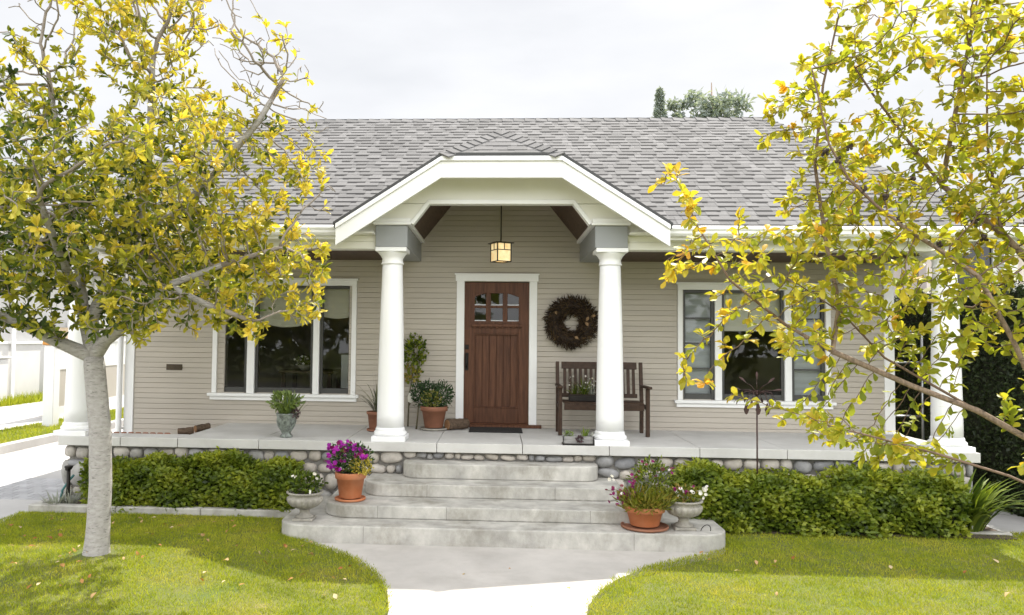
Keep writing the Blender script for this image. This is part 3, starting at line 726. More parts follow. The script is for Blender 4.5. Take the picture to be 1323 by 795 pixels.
def porch():
    mb = MB(); xs = [-5.40, -4.3, -3.62]
    # deck panels with scored joints
    xs = [-3.90, -2.9, -1.86, -.74, .28, 1.3, 2.35, 3.35, 4.4, 5.52]
    for a, b in zip(xs, xs[1:]):
        mb.box(a+.003, b-.003, -1.80, -.022, -.112, 0)
    for a, b in ((-5.40, -4.62), (-4.614, -3.906)): mb.box(a, b, -1.80, -1.42, -.112, 0)
    mb.build('porch_slab', M['concrete'], house, bevel=.006, seg=2)
    fd = MB().box(-3.9, 5.42, -1.70, -.03, -.86, -.113); fd.box(-5.30, -3.901, -1.70, -1.43, -.86, -.113)
    fd.build('foundation', M['mortar'], house)
    sl = MB(); sl.prism([(-5.42, -.5), (-4.7, -.42), (-4.3, -.16), (-3.905, -.035), (-3.905, -.6), (-5.42, -.6)], 'y', -1.40, -.03)
    sl.build('planter_soil', M['earth'], house)
    mb = MB(); x = -5.25
    while x < -4.2: mb.lathe((x, -1.39, -.05), [(.045, 0), (.045, .045), (.03, .062)], 8, squash=.35); x += .095
    mb.build('scallop_edging', M['terracotta_old'], house)
    # river rock facing
    rng = random.Random(21); st = MB(); y = -1.705
    def row(x0, x1, z0, z1, wa, wb, yy=y, d=.06):
        x = x0
        while x < x1-.02:
            w = min(rng.uniform(wa, wb), x1-x)
            if x1-(x+w) < wa*.6: w = x1-x
            h = (z1-z0)*rng.uniform(.82, 1.02)
            st.blob((x+w/2, yy, (z0+z1)/2+rng.uniform(-.012, .012)), w*.485, d*rng.uniform(.8, 1.25), h*.48, rng, .07, 14, 9, rng.uniform(-.18, .18), 2.5); x += w
    for (a, b) in ((-5.34, -1.16), (1.16, 5.46)):
        z = -.122
        for hh in (.155, .12, .20, .14, .13):
            row(a, b, z-hh, z, .10, .27); z -= hh
    row(-1.15, 1.15, -.205, -.124, .07, .2, d=.045)
    for sx, xx in ((-1, -5.33), (1, 5.45)):      # end faces of the pier
        for (yy, zz, ry_, rz_) in ((-1.62, -.2, .09, .075), (-1.45, -.21, .09, .08), (-1.60, -.40, .10, .10), (-1.42, -.42, .09, .09), (-1.58, -.65, .11, .11), (-1.38, -.66, .09, .10), (-1.25, -.22, .1, .09), (-1.22, -.45, .1, .1)):
            st.blob((xx, yy, zz), .06, ry_, rz_, rng, .07, 12, 8, 0, 2.5)
    # two larger boulders of the left pier
    st.blob((-5.13, -1.73, -.47), .15, .075, .155, rng, .05, 16, 10); st.blob((-5.32, -1.72, -.45), .065, .07, .15, rng, .05, 14, 9)
    st.build('river_rock_facing', M['stone'], house)
porch()

def window(x0, x1, z0, z1, mull, lites, name='window'):
    """white casing with mullions; charcoal sashes; glass"""
    w = MB(); yf = -.042
    w.box(x0, x0+.068, yf, .10, z0+.045, z1); w.box(x1-.068, x1, yf, .10, z0+.045, z1)
    w.box(x0-.0, x1+.0, yf, .10, z1+.0005, z1+.075); w.box(x0-.018, x1+.018, yf-.014, .02, z1+.0755, z1+.105)
    w.box(x0-.05, x1+.05, yf-.045, .10, z0, z0+.044); w.box(x0-.02, x1+.02, yf-.012, .0, z0-.055, z0-.0005)
    for (a, b) in mull: w.box(a, b, yf+.006, .10, z0+.045, z1)
    wo = w.build('window', M['white'], house, bevel=.004)
    edges = [x0+.068]+[v for p in mull for v in p]+[x1-.068]
    for i in range(0, len(edges), 2):
        a, b = edges[i]+.001, edges[i+1]-.001; s = MB(); t = .045 if i != 2 else .04; zb, zt = z0+.046, z1-.001; tb = .085
        s.box(a, a+t, .0, .045, zb, zt); s.box(b-t, b, .0, .045, zb, zt); s.box(a+t, b-t, .002, .045, zb, zb+tb); s.box(a+t, b-t, .002, .045, zt-t, zt)
        n = lites[i//2]
        for k in range(1, n):
            z = zb+tb+(zt-t-zb-tb)*k/n; s.box(a+t, b-t, .006, .042, z-.011, z+.011)
        so = s.build('sash', M['sash'], wo, bevel=.003)
        gl = MB().add([(a+t-.004, .024, zb+tb-.004), (b-t+.004, .024, zb+tb-.004), (b-t+.004, .024, zt-t+.004), (a+t-.004, .024, zt-t+.004)], [(0, 1, 2, 3)])
        gl.build('pane', M['glass'], wo)
    return wo
wl = window(-4.155, -2.055, .385, 1.995, [(-3.645, -3.535), (-2.68, -2.59)], (1, 1, 1))
wr = window(2.50, 4.595, .385, 1.975, [(3.015, 3.11), (3.97, 4.065)], (4, 1, 4))
def blind(parent, a, b, z0, z1, mat, folds, curved=0.0, y=.09):
    mb = MB(); n = folds*2; k = 10; vs_ = []; fs = []
    for j in range(n+1):
        for i in range(k+1):
            t = i/k; sag = curved*(1-(2*t-1)**2)*(1-j/n)
            vs_.append((a+(b-a)*t, y+(.006 if j % 2 else -.002), z0+(z1-z0)*j/n-sag))
    for j in range(n):
        for i in range(k): p = j*(k+1)+i; fs.append((p, p+1, p+k+2, p+k+1))
    mb.add(vs_, fs); mb.build('blind', mat, parent)
blind(wl, -3.53, -2.69, 1.48, 1.99, M['blind'], 3, .09); blind(wl, -2.585, -2.13, 1.56, 1.99, M['blind'], 3, .04); blind(wl, -4.08, -3.655, 1.62, 1.99, M['blind'], 3, .04)
blind(wr, 3.115, 3.965, 1.40, 1.97, M['blind'], 4, .0); blind(wr, 2.575, 3.01, .43, 1.97, M['blind_grey'], 16); blind(wr, 4.07, 4.52, .43, 1.97, M['blind_grey'], 16)

def door():
    d = MB(); xa, xb = -.50, .42; y0, y1 = .015, .06; zb, zt = .06, 2.06
    ya = y0
    lx = [(-.365, -.205), (-.138, .040), (.107, .267)]; lx = [(-.355, -.195), (-.125, .045), (.115, .275)]
    r1, r2, r3, r4 = 1.507, 1.695, 1.732, 1.905
    d.box(xa, lx[0][0], y0, y1, zb, zt); d.box(lx[2][1], xb, y0, y1, zb, zt)                     # stiles
    d.box(lx[0][0], lx[2][1], y0+.0005, y1, r4, zt); d.box(lx[0][0], lx[2][1], y0+.0005, y1, 1.325, r1)    # rails
    d.box(lx[0][0], lx[2][1], y0+.0005, y1, zb, .27); d.box(lx[0][0], lx[2][1], y0+.004, y1, r2, r3)
    for a, b in ((lx[0][1], lx[1][0]), (lx[1][1], lx[2][0])):
        d.box(a, b, y0+.003, y1, r1, r2); d.box(a, b, y0+.003, y1, r3, r4)
    for (a, b, s) in ((lx[0][0], lx[0][1], 1), (lx[2][0], lx[2][1], -1)):   # arched head of the outer lights
        x_lo, x_hi = (a, b) if s > 0 else (b, a)
        pts = [(x_lo, r4-.055), (x_lo+s*.05, r4-.034), (x_lo+s*.10, r4-.016), (x_hi, r4-.003), (x_hi, r4+.001), (x_lo, r4+.001)]
        d.prism(pts if s > 0 else pts[::-1], 'y', y0+.002, y1)
    do = d.build('door', M['door'], house, bevel=.003)
    p = MB(); xs = np.linspace(-.34, .26, 7)
    for a, b in zip(xs, xs[1:]): p.box(a+.004, b-.004, .035, .055, .285, 1.31)
    p.box(-.352, .272, .0555, .058, .272, 1.322)
    for (a, b, c, e) in ((-.353, -.338, .272, 1.323), (.258, .273, .272, 1.323), (-.337, .257, .272, .286), (-.337, .257, 1.309, 1.323)): p.box(a, b, .008, .05, c, e)
    p.build('plank_panel', M['door'], do, bevel=.004)
    sh = MB().box(-.40, .32, -.022, .014, 1.425, 1.462)
    for k in range(9): sh.box(-.37+k*.08, -.34+k*.08, -.008, .0135, 1.40, 1.4245)
    sh.build('dentil_shelf', M['door'], do, bevel=.003)
    g = MB(); bv = MB()
    for (a, b) in lx:
        for (c, e) in ((r1, r2), (r3, r4)):
            g.add([(a-.002, .048, c-.002), (b+.002, .048, c-.002), (b+.002, .048, e+.002), (a-.002, .048, e+.002)], [(0, 1, 2, 3)])
            bv.box(a, b, .034, .0475, c, c+.013)
    g.build_sides('pane', M['glass'], do, every=True); bv.build_sides('bevel_strip', M['galv'], do, every=True)
    MB().box(-.9, .85, 1.7, 1.75, 0, 2.3).build('hall_wall', M['room'], house)
    h = MB(); h.box(-.485, -.437, .002, .014, .80, 1.05); h.tube([(-.461, .0, 1.02), (-.461, -.045, 1.0), (-.461, -.055, .93), (-.461, -.045, .86), (-.461, 0, .83)], [.013, .012, .014, .012, .011], 8)
    h.build('handle', M['iron'], do, bevel=.003)
    h = MB().box(-.488, -.434, .003, .0145, 1.10, 1.165); h.tube([(-.461, .002, 1.132), (-.461, -.018, 1.132)], .019, 12); h.build('deadbolt', M['iron'], do, bevel=.003)
    f = MB(); f.box(-.612, -.504, -.038, .11, -.0, 2.075); f.box(.424, .532, -.038, .11, -.0, 2.075); f.box(-.63, .55, -.043, .11, 2.0755, 2.165); f.box(-.645, .565, -.055, .0, 2.1655, 2.185)
    f.box(-.504, -.5005, .0, .11, .0, 2.075); f.box(.4205, .424, .0, .11, .0, 2.075)
    f.build('door_casing', M['white'], house, bevel=.004)
    t = MB().box(-.53, .60, -.11, .11, .001, .045); t.box(-.502, .422, -.06, .11, .0455, .058); t.build('threshold', M['door'], house, bevel=.004)
door()

# ================================================================ STEPS
def steps():
    t = thing('concrete_steps', 'weathered four tread concrete steps with rounded ends before the porch', 'steps', (0.02, -3.2, G))
    def slab(xa, xb, yf, z0, z1, rad, name='step'):
        yb = -1.69; pts = []
        for k in range(9):
            a = math.pi+math.pi/2*k/8; pts.append((xa+rad+rad*math.cos(a), yf+rad*.9+rad*.9*math.sin(a)))
        for k in range(9):
            a = -math.pi/2+math.pi/2*k/8; pts.append((xb-rad+rad*math.cos(a), yf+rad*.9+rad*.9*math.sin(a)))
        pts += [(xb, yb), (xa, yb)]
        return MB().prism(pts, 'z', z0, z1).build(name, M['steps'], t, bevel=.014, seg=2)
    slab(-2.27, 2.30, -3.21, G-.05, -.665, .30); slab(-1.88, 1.75, -2.86, -.664, -.528, .30); slab(-1.53, 1.37, -2.39, -.527, -.384, .28); slab(-1.13, 1.16, -2.03, -.383, -.212, .22)
    j = MB()
    for (x, yf, z0, z1) in ((-1.37, -3.211, G+.01, -.668), (1.34, -3.211, G+.01, -.668), (-1.28, -2.861, -.66, -.531), (-.55, -2.861, -.66, -.531), (.95, -2.861, -.66, -.531), (-.8, -2.391, -.524, -.387), (.62, -2.391, -.524, -.387)): j.box(x, x+.005, yf, yf+.03, z0, z1)
    j.build_sides('joint', M['mortar'], t, every=True)
steps()
def edging():
    mb = MB(); x = -5.46
    for w in (1.05, 1.0, 1.1): mb.box(x, x+w-.006, -2.28, -2.17, G-.05, G+.105); x += w
    mb.box(-5.46, -5.36, -2.169, -1.95, G-.05, G+.10)
    tag(mb.build('edging_kerb', M['steps'], bevel=.012), 'low concrete edging in front of the left hedge', 'edging')
    tag(MB().box(4.9, 5.54, -2.30, -2.20, G-.05, G+.055).build('edging_kerb', M['steps'], bevel=.012), 'short concrete edging beside the strap leaf clump', 'edging')
    MB().box(-5.36, -2.3, -2.169, -1.72, G-.05, G+.04).build('garden_bed', M['earth'])['kind'] = 'structure'
    MB().box(2.31, 5.5, -2.45, -1.72, G-.05, G+.035).build('garden_bed', M['earth'])['kind'] = 'structure'
edging()

# ================================================================ HEDGES
def hedge(name, label, x0, x1, y0, y1, zt, seed, n, Ln, W, mat, zb=G+.03, wob=.075, tlo=0, thi=1, core=True, parts=True):
    rng = np.random.default_rng(seed); t = thing(name, label, 'hedge', ((x0+x1)/2, (y0+y1)/2, zb))
    ph = rng.uniform(0, 6.28, 8)
    def ztop(x): return zt+wob*(np.sin(x*3.1+ph[0])*.6+np.sin(x*7.3+ph[1])*.5+np.sin(x*13+ph[2])*.3)
    def yfront(x, z): return y0+wob*.9*(np.sin(x*4.2+ph[3])*.5+np.sin(x*9.1+ph[4]+z*5)*.5)+.10*np.clip((z-(zt-.18))/.18, 0, 1)**2
    nx = max(10, int((x1-x0)/.12)); mb = MB(); vs_ = []; fs = []
    xs = np.linspace(x0+.05, x1-.05, nx)
    for x in xs:
        zt_ = float(ztop(x))-.06; prof = [(float(yfront(x, zb))+.06, zb), (float(yfront(x, (zb+zt)/2))+.06, (zb+zt_)/2), (float(yfront(x, zt_))+.07, zt_-.05), ((y0+y1)/2, zt_), (y1-.04, zt_-.04), (y1-.04, zb)]
        vs_ += [(x, a, b) for a, b in prof]
    for i in range(nx-1):
        for j in range(5): p = i*6+j; fs.append((p, p+6, p+7, p+1))
    fs += [tuple(range(6)), tuple(range((nx-1)*6, nx*6))[::-1]]
    mb.add(vs_, fs, True); mb.build('stems', M['stemcore'], t)
    lb = LB('simple'); per = {'f': .55, 't': .33, 'e': .12}
    for key, fr in per.items():
        k = int(n*fr)
        if key == 'f':
            x = rng.uniform(x0, x1, k); z = zb+(ztop(x)-zb)*rng.random(k)**.9; y = yfront(x, z)+rng.uniform(-.07, .11, k); nr = np.tile([0, -1, .25], (k, 1))
        elif key == 't':
            x = rng.uniform(x0, x1, k); y = rng.uniform(y0+.03, y1, k); z = ztop(x)+rng.uniform(-.08, .045, k); nr = np.tile([0, -.3, 1], (k, 1))
        else:
            x = np.where(rng.random(k) < .5, x0, x1); z = rng.uniform(zb, zt, k); y = rng.uniform(y0, y1, k); nr = np.stack([np.sign(x-(x0+x1)/2), np.zeros(k), np.full(k, .2)], 1); x = x+rng.uniform(-.05, .05, k)
        d = jit(rng, np.stack([rng.normal(size=k)*.8, nr[:, 1]*.5, nr[:, 2]*.3+.15], 1), .35)
        nn = jit(rng, nr+np.array([0, 0, .6]), .4)
        # clumps of young bright growth
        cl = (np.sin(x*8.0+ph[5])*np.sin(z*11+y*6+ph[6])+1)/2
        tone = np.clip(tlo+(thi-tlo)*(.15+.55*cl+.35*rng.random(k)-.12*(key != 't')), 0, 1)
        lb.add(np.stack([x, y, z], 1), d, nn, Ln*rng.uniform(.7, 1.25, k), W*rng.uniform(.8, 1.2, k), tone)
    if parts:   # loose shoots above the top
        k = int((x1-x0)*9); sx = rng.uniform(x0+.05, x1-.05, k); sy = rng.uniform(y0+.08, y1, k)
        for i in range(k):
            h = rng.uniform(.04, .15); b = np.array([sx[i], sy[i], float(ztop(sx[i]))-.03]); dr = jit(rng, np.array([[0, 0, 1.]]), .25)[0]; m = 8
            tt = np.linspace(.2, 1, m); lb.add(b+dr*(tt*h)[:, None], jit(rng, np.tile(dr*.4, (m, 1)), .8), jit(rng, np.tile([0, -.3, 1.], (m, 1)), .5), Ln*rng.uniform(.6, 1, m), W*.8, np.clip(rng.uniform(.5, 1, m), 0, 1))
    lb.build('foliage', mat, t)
    return t
M['stemcore'] = surf('hedge stems', (.022, .026, .012), .95, .3, 12, bscale=30, bstr=.8)
hedge('hedge', 'leafy green hedge left of the steps behind the tree trunk', -4.86, -2.40, -2.16, -1.80, -.26, 31, 12500, .064, .037, M['hedge'])
hedge('hedge', 'leafy green hedge right of the steps below the right window', 2.05, 4.95, -2.45, -1.80, -.27, 32, 15000, .064, .037, M['hedge'])

def side_hedge():
    t = thing('tall_hedge', 'tall dark clipped hedge beyond the right end of the porch', 'hedge', (6.9, 3, G))
    rng = np.random.default_rng(5); x0, x1, y0, y1, zt = 6.32, 7.5, -1.9, 9.0, 1.98
    MB().box(x0+.06, x1, y0+.06, y1, G-.02, zt-.06).build('stems', M['stemcore'], t)
    lb = LB('simple')
    for (n, f) in ((26000, 'x'), (3500, 'y'), (5000, 'z')):
        a, b, c = rng.uniform(x0, x1, n), y0+(y1-y0)*rng.random(n)**1.3, rng.uniform(G, zt, n); off = rng.uniform(-.05, .06, n)
        if f == 'x': a = x0+off; nr = np.tile([-1, -.2, .3], (n, 1))
        elif f == 'y': b = y0+off; nr = np.tile([-.2, -1, .3], (n, 1))
        else: c = zt+off; nr = np.tile([0, 0, 1.], (n, 1))
        lb.add(np.stack([a, b, c], 1), rnd_dirs(rng, n)+np.array([0, 0, -.3]), jit(rng, nr, .5), rng.uniform(.04, .075, n), rng.uniform(.022, .04, n), rng.random(n))
    lb.build('foliage', M['hedge_dark'], t)
side_hedge()

# ================================================================ TREES
def colonize(limbs, attr, step, kill, infl, rng, iters=90, pull=None):
    pos = []; par = []; lim = []
    for (poly, start) in limbs:
        prev = start
        if start is not None and start >= 0: pass
        pts = [np.array(p, float) for p in poly]
        for i, p in enumerate(pts):
            if i == 0:
                if start is None: pos.append(p); par.append(-1); lim.append(True); prev = len(pos)-1; continue
                dd = np.linalg.norm(np.array(pos)-p, axis=1); prev = int(dd.argmin()); q0 = pos[prev]
            q0 = pos[prev]; seg = np.linalg.norm(p-q0); m = max(1, int(seg/step))
            for k in range(1, m+1):
                pos.append(q0+(p-q0)*k/m); par.append(prev); lim.append(True); prev = len(pos)-1
    P = np.array(pos); A = np.array(attr); alive = np.ones(len(A), bool)
    nd = np.full(len(A), 1e9); ni = np.zeros(len(A), int)
    def upd(new_idx):
        nonlocal nd, ni
        for i in new_idx:
            d = np.linalg.norm(A-P[i], axis=1); b = d < nd; nd[b] = d[b]; ni[b] = i
    upd(range(len(P)))
    for _ in range(iters):
        m = alive & (nd < infl)
        if not m.any(): break
        ids = np.unique(ni[m]); new = []; npar = []
        for i in ids:
            s = A[m & (ni == i)]-P[i]; d = unit(s).mean(0)+rng.normal(size=3)*.12
            if pull is not None: d = d+pull
            L = np.linalg.norm(d)
            if L < 1e-3: continue
            new.append(P[i]+d/L*step); npar.append(i)
        k0 = len(P); P = np.vstack([P, np.array(new)]); par += npar; lim += [False]*len(new)
        upd(range(k0, len(P))); alive &= nd > kill
    return P, np.array(par), np.array(lim)
def skeleton_mesh(P, par, rtip, expo, rmax, thick_mat, thin_mat, parent, split, rfix=None, sides=7, lim=None):
    n = len(P); desc = np.zeros(n); kids = [[] for _ in range(n)]
    for i in range(n):
        if par[i] >= 0: kids[par[i]].append(i)
    order = []; st = [i for i in range(n) if par[i] < 0]
    while st: i = st.pop(); order.append(i); st += kids[i]
    for i in reversed(order): desc[i] = max(1, sum(desc[k] for k in kids[i]))
    rad = np.minimum(rmax, rtip*desc**expo)
    if rfix is not None:
        for i in range(n):
            f = rfix(P[i]) if lim[i] else None
            if f: rad[i] = max(rad[i], f)
    thick, thin = MB(), MB(); seen = set()
    starts = [(i, None) for i in range(n) if par[i] < 0]
    while starts:
        i, p0 = starts.pop(); ch = [i] if p0 is None else [p0, i]
        while kids[ch[-1]]:
            ks = sorted(kids[ch[-1]], key=lambda k: -desc[k])
            for k in ks[1:]: starts.append((k, ch[-1]))
            ch.append(ks[0])
        if len(ch) < 2: continue
        pts = [P[k] for k in ch]; rs = [float(rad[k]) for k in ch]
        if p0 is not None: rs[0] = min(rs[0], rs[1]*1.15)
        j = 0
        while j < len(ch) and rs[j] > split: j += 1
        if j >= 2: thick.tube(pts[:j+1], rs[:j+1], 12)
        if j < len(ch)-1: thin.tube(pts[max(0, j-1 if j >= 2 else 0):], rs[max(0, j-1 if j >= 2 else 0):], 5 if rs[j] < .012 else sides)
    if thick.v: thick.build('trunk', thick_mat, parent)
    if thin.v: thin.build('branches', thin_mat, parent)
    return desc, kids, rad
def lobes(rng, spec):
    out = []; bare = []
    for (x, z, y, r, n, *fl) in spec:
        d = rnd_dirs(rng, n)*(rng.random(n)**.42)[:, None]*np.array([r, r*1.05, r*.92])
        out.append(d+np.array([x, y, z])); bare += [bool(fl)]*n
    return np.concatenate(out), np.array(bare)

def left_tree():
    t = thing('magnolia_tree', 'tree with pale grey trunk and yellow green leaves on the left lawn', 'tree', (-3.62, -4.2, G))
    rng = np.random.default_rng(17); Y = -4.2
    X = lambda p: -4.653+p/137.9
    Z = lambda q: 2.90-(q-200)/141.0
    spec = [(60, 110, .0, .52, 46), (190, 55, -.1, .62, 74), (235, 150, .1, .60, 74), (130, 235, -.2, .80, 120), (30, 300, -.3, .75, 110), (15, 385, -.2, .52, 60),
            (150, 330, .2, .80, 110), (262, 280, .0, .66, 96), (335, 300, .1, .52, 66), (385, 352, -.1, .38, 42), (300, 380, -.2, .42, 46), (362, 205, .2, .42, 36), (205, 385, -.5, .5, 52),
            (-70, 190, .1, .85, 70), (-80, 340, .2, .75, 66), (110, -40, .1, .7, 50), (230, -40, .2, .55, 30), (130, 250, .9, .75, 90), (240, 330, .9, .6, 60), (130, 300, -1.0, .7, 80), (250, 220, -.9, .6, 50), (20, 230, .9, .7, 60), (90, 400, -.4, .35, 26), (345, 420, -.25, .2, 14), (402, 395, -.1, .22, 16)]
    A, _ = lobes(rng, [(X(a), Z(b), Y+c, r, int(n*2.6)) for (a, b, c, r, n) in spec])
    B, _ = lobes(rng, [(X(a), Z(b), Y+c, r, n) for (a, b, c, r, n) in [(335, 75, .1, .48, 210), (378, 150, .15, .34, 90), (280, 20, .1, .42, 110), (405, 250, .1, .25, 26), (50, 40, 0, .4, 60), (230, 415, -.5, .3, 20), (420, 320, -.1, .16, 14)]])
    attr = np.concatenate([A, B])
    fz = 1.04; F = (-3.70, Y, fz)
    tr = [(-3.625, Y, G-.05), (-3.61, Y, -.5), (-3.605, Y+.01, -.1), (-3.625, Y+.01, .4), (-3.665, Y, .75), F]
    limbs = [(tr, None),
             ([F, (X(85), Y-.1, Z(440)), (X(50), Y-.25, Z(418)), (X(10), Y-.4, Z(400)), (X(-50), Y-.4, Z(340))], 0),
             ([F, (X(112), Y+.06, Z(410)), (X(102), Y+.1, Z(350)), (X(90), Y+.1, Z(280)), (X(70), Y+.1, Z(190)), (X(60), Y, Z(90))], 0),
             ([F, (X(126), Y+.02, Z(412)), (X(140), Y+.2, Z(350)), (X(165), Y+.3, Z(290)), (X(180), Y+.25, Z(190)), (X(190), Y+.1, Z(80))], 0),
             ([F, (X(150), Y-.05, Z(440)), (X(190), Y-.15, Z(415)), (X(235), Y-.2, Z(372)), (X(300), Y-.15, Z(345)), (X(370), Y-.1, Z(322))], 0),
             ([(X(160), Y+.3, Z(300)), (X(210), Y+.35, Z(270)), (X(270), Y+.2, Z(220)), (X(330), Y+.15, Z(150)), (X(360), Y+.15, Z(95))], 0),
             ([(X(235), Y-.2, Z(372)), (X(290), Y-.3, Z(395)), (X(345), Y-.28, Z(415))], 0),
             ([(X(140), Y+.2, Z(350)), (X(160), Y+.6, Z(290)), (X(170), Y+.9, Z(240))], 0),
             ([(X(105), Y+.06, Z(385)), (X(120), Y-.5, Z(330)), (X(130), Y-.9, Z(280))], 0)]
    P, par, lim = colonize(limbs, attr, .065, .098, .85, rng, 80)
    def rfix(p):
        z = p[2]
        if z < fz-.02 and abs(p[0]+3.65) < .16: return .099+.055*math.exp(-(z-G)/.10)-.006*z
        return None
    def rlimb(p):
        r = rfix(p)
        return r if r else (.070*math.exp(-math.dist(p, F)/1.3) if math.dist(p, F) < 1.6 else None)
    desc, kids, rad = skeleton_mesh(P, par, .0042, .42, .10, M['bark_pale'], M['twig_grey'], t, .026, rlimb, lim=lim)
    # leaves in rosettes at the tips and along the last shoots
    lb = LB('obovate'); cen = np.array([X(150), Y, Z(250)])
    bareC = B
    for i in range(len(P)):
        if desc[i] > 4 or lim[i] and desc[i] > 3: continue
        p = P[i]; d = unit((p-P[par[i]])[None])[0]
        if np.linalg.norm(bareC-p, axis=1).min() < .10 and np.linalg.norm(A-p, axis=1).min() > .085 and rng.random() < .95: continue
        tip = not kids[i]; k = rng.integers(8, 14) if tip else rng.integers(3, 6)
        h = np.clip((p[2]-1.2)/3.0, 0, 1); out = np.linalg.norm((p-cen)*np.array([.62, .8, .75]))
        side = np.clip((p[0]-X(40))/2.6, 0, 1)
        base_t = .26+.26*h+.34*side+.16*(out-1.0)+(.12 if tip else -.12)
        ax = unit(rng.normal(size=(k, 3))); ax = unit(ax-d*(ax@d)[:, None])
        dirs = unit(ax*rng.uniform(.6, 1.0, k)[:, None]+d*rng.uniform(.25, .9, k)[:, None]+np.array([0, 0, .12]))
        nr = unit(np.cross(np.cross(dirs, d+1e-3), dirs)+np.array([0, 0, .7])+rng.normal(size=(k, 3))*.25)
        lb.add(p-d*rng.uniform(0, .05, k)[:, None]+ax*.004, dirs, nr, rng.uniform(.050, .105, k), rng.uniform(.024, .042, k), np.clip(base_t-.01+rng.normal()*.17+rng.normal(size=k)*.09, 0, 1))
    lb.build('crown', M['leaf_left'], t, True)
left_tree()

def right_tree():
    t = thing('crape_myrtle_tree', 'yellow green tree arching in from the right edge before the hedge', 'tree', (3.15, -7.1, G))
    rng = np.random.default_rng(23); Y = -7.2
    X = lambda p: .757+(p-850)/268.0
    Z = lambda q: 2.936-q/265.6
    def pl(*a): return [(X(p), Y+dy, Z(q)) for (p, q, dy) in a]
    base = (3.15, -7.1, G-.05)
    limbs = [([base, (3.12, -7.1, -.4), (3.1, -7.12, -.05)], None),
             ([(3.1, -7.12, -.05), (2.95, -7.15, .35)]+pl((1400, 610, 0), (1323, 573, 0), (1255, 535, 0), (1180, 505, .05), (1080, 462, .05), (1015, 428, 0), (940, 372, -.05), (902, 300, 0), (876, 240, 0)), 0),
             ([(3.1, -7.12, -.05), (3.12, -7.1, .5), (2.95, -7.1, 1.1)]+pl((1370, 395, 0), (1323, 345, 0), (1290, 308, 0), (1230, 240, .1), (1190, 185, .1), (1140, 115, .1), (1105, 60, .1)), 0),
             ([(3.12, -7.12, -.25), (2.9, -7.3, .1)]+pl((1400, 668, -.2), (1323, 636, -.2), (1250, 606, -.25), (1170, 582, -.2), (1090, 562, -.2), (1030, 548, -.2)), 0),
             (pl((1323, 573, 0), (1290, 500, -.2), (1260, 450, -.25), (1220, 370, -.25), (1180, 335, -.2), (1141, 310, -.2), (1106, 281, -.2), (1073, 248, -.2), (1050, 205, -.2), (1030, 110, -.2)), 0),
             (pl((1080, 462, .05), (1095, 400, .1), (1085, 320, .15), (1070, 210, .15), (1082, 100, .15), (1098, 10, .1)), 0),
             (pl((1230, 240, .1), (1236, 140, .0), (1262, 10, 0), (1275, -60, 0)), 0),
             (pl((1290, 308, 0), (1306, 180, .2), (1316, 40, .25)), 0),
             ([(3.12, -7.1, .5), (3.3, -7.0, 1.3), (3.35, -7.0, 2.2), (3.2, -7.0, 3.0)], 0),
             (pl((1255, 535, 0), (1160, 470, .15), (1110, 410, .2), (1050, 370, .2)), 0),
             (pl((1323, 345, 0), (1300, 400, .3), (1240, 390, .4), (1200, 410, .4)), 0)]
    spec = [(1060, 140, 70, 26), (1120, 80, 80, 34), (1200, 60, 90, 58), (1290, 60, 90, 80), (1090, 215, 75, 48), (1170, 190, 85, 72), (1260, 180, 95, 92), (1310, 250, 80, 72),
            (1100, 290, 80, 56), (1190, 290, 85, 80), (1270, 320, 80, 74), (1040, 330, 66, 26), (960, 330, 50, 14), (1120, 360, 70, 38), (1200, 390, 75, 46), (1290, 420, 75, 36),
            (900, 345, 48, 15), (975, 375, 48, 15), (1050, 390, 55, 19), (945, 425, 28, 6), (1000, 450, 40, 9), (1250, 460, 55, 12), (1310, 510, 45, 6), (1140, 450, 40, 7), (1060, 450, 36, 7),
            (1035, 548, 26, 9), (1075, 560, 34, 16), (1120, 580, 40, 20), (1170, 592, 36, 14), (1215, 588, 20, 4), (1040, 95, 34, 8), (1020, 150, 30, 7), (868, 225, 22, 8), (898, 480, 18, 4), (902, 515, 16, 3), (880, 280, 20, 5), (1400, 120, 110, 50), (1420, 300, 110, 40), (1430, 480, 90, 22), (1100, 15, 40, 12), (1310, 610, 30, 5)]
    A, _ = lobes(rng, [(X(a), Z(b), Y+rng.uniform(-.25, .25), r/266.0, int(n*1.9)) for (a, b, r, n) in spec])
    A[:, 1] += rng.normal(size=len(A))*.12
    P, par, lim = colonize(limbs, A, .045, .07, .5, rng, 70)
    desc, kids, rad = skeleton_mesh(P, par, .0020, .385, .026, M['bark_brown'], M['stem_brown'], t, .0085, None)
    lb = LB('obovate')
    for i in range(len(P)):
        if par[i] < 0 or desc[i] > 5 or (P[i][2] < .3 and lim[i]): continue
        p = P[i]; d = unit((p-P[par[i]])[None])[0]; tip = not kids[i]
        k = int(rng.integers(6, 9)) if tip else int(rng.integers(2, 5))
        if not tip and rng.random() < .15: continue
        ax = unit(rng.normal(size=(k, 3))); ax = unit(ax-d*(ax@d)[:, None])
        dirs = unit(ax*rng.uniform(.6, 1, k)[:, None]+d*rng.uniform(.3, .9, k)[:, None]+np.array([0, 0, -.08]))
        nr = unit(np.array([0, -.15, 1.])+rng.normal(size=(k, 3))*.42)
        up = np.clip((p[2]-1.0)/2.0, 0, 1); lf = np.clip((X(1100)-p[0])/.9, 0, 1)
        tn = .40+.10*up+.26*lf+(.14 if tip else -.05)+rng.normal(size=k)*.11+.25*(rng.random() < .09)
        lb.add(p-d*rng.uniform(0, .035, k)[:, None], dirs, nr, rng.uniform(.034, .072, k), rng.uniform(.020, .037, k), np.clip(tn, 0, 1))
    lb.build('crown', M['leaf_right'], t, True)
    # small round seed clusters hanging among the leaves
    r2 = random.Random(8)
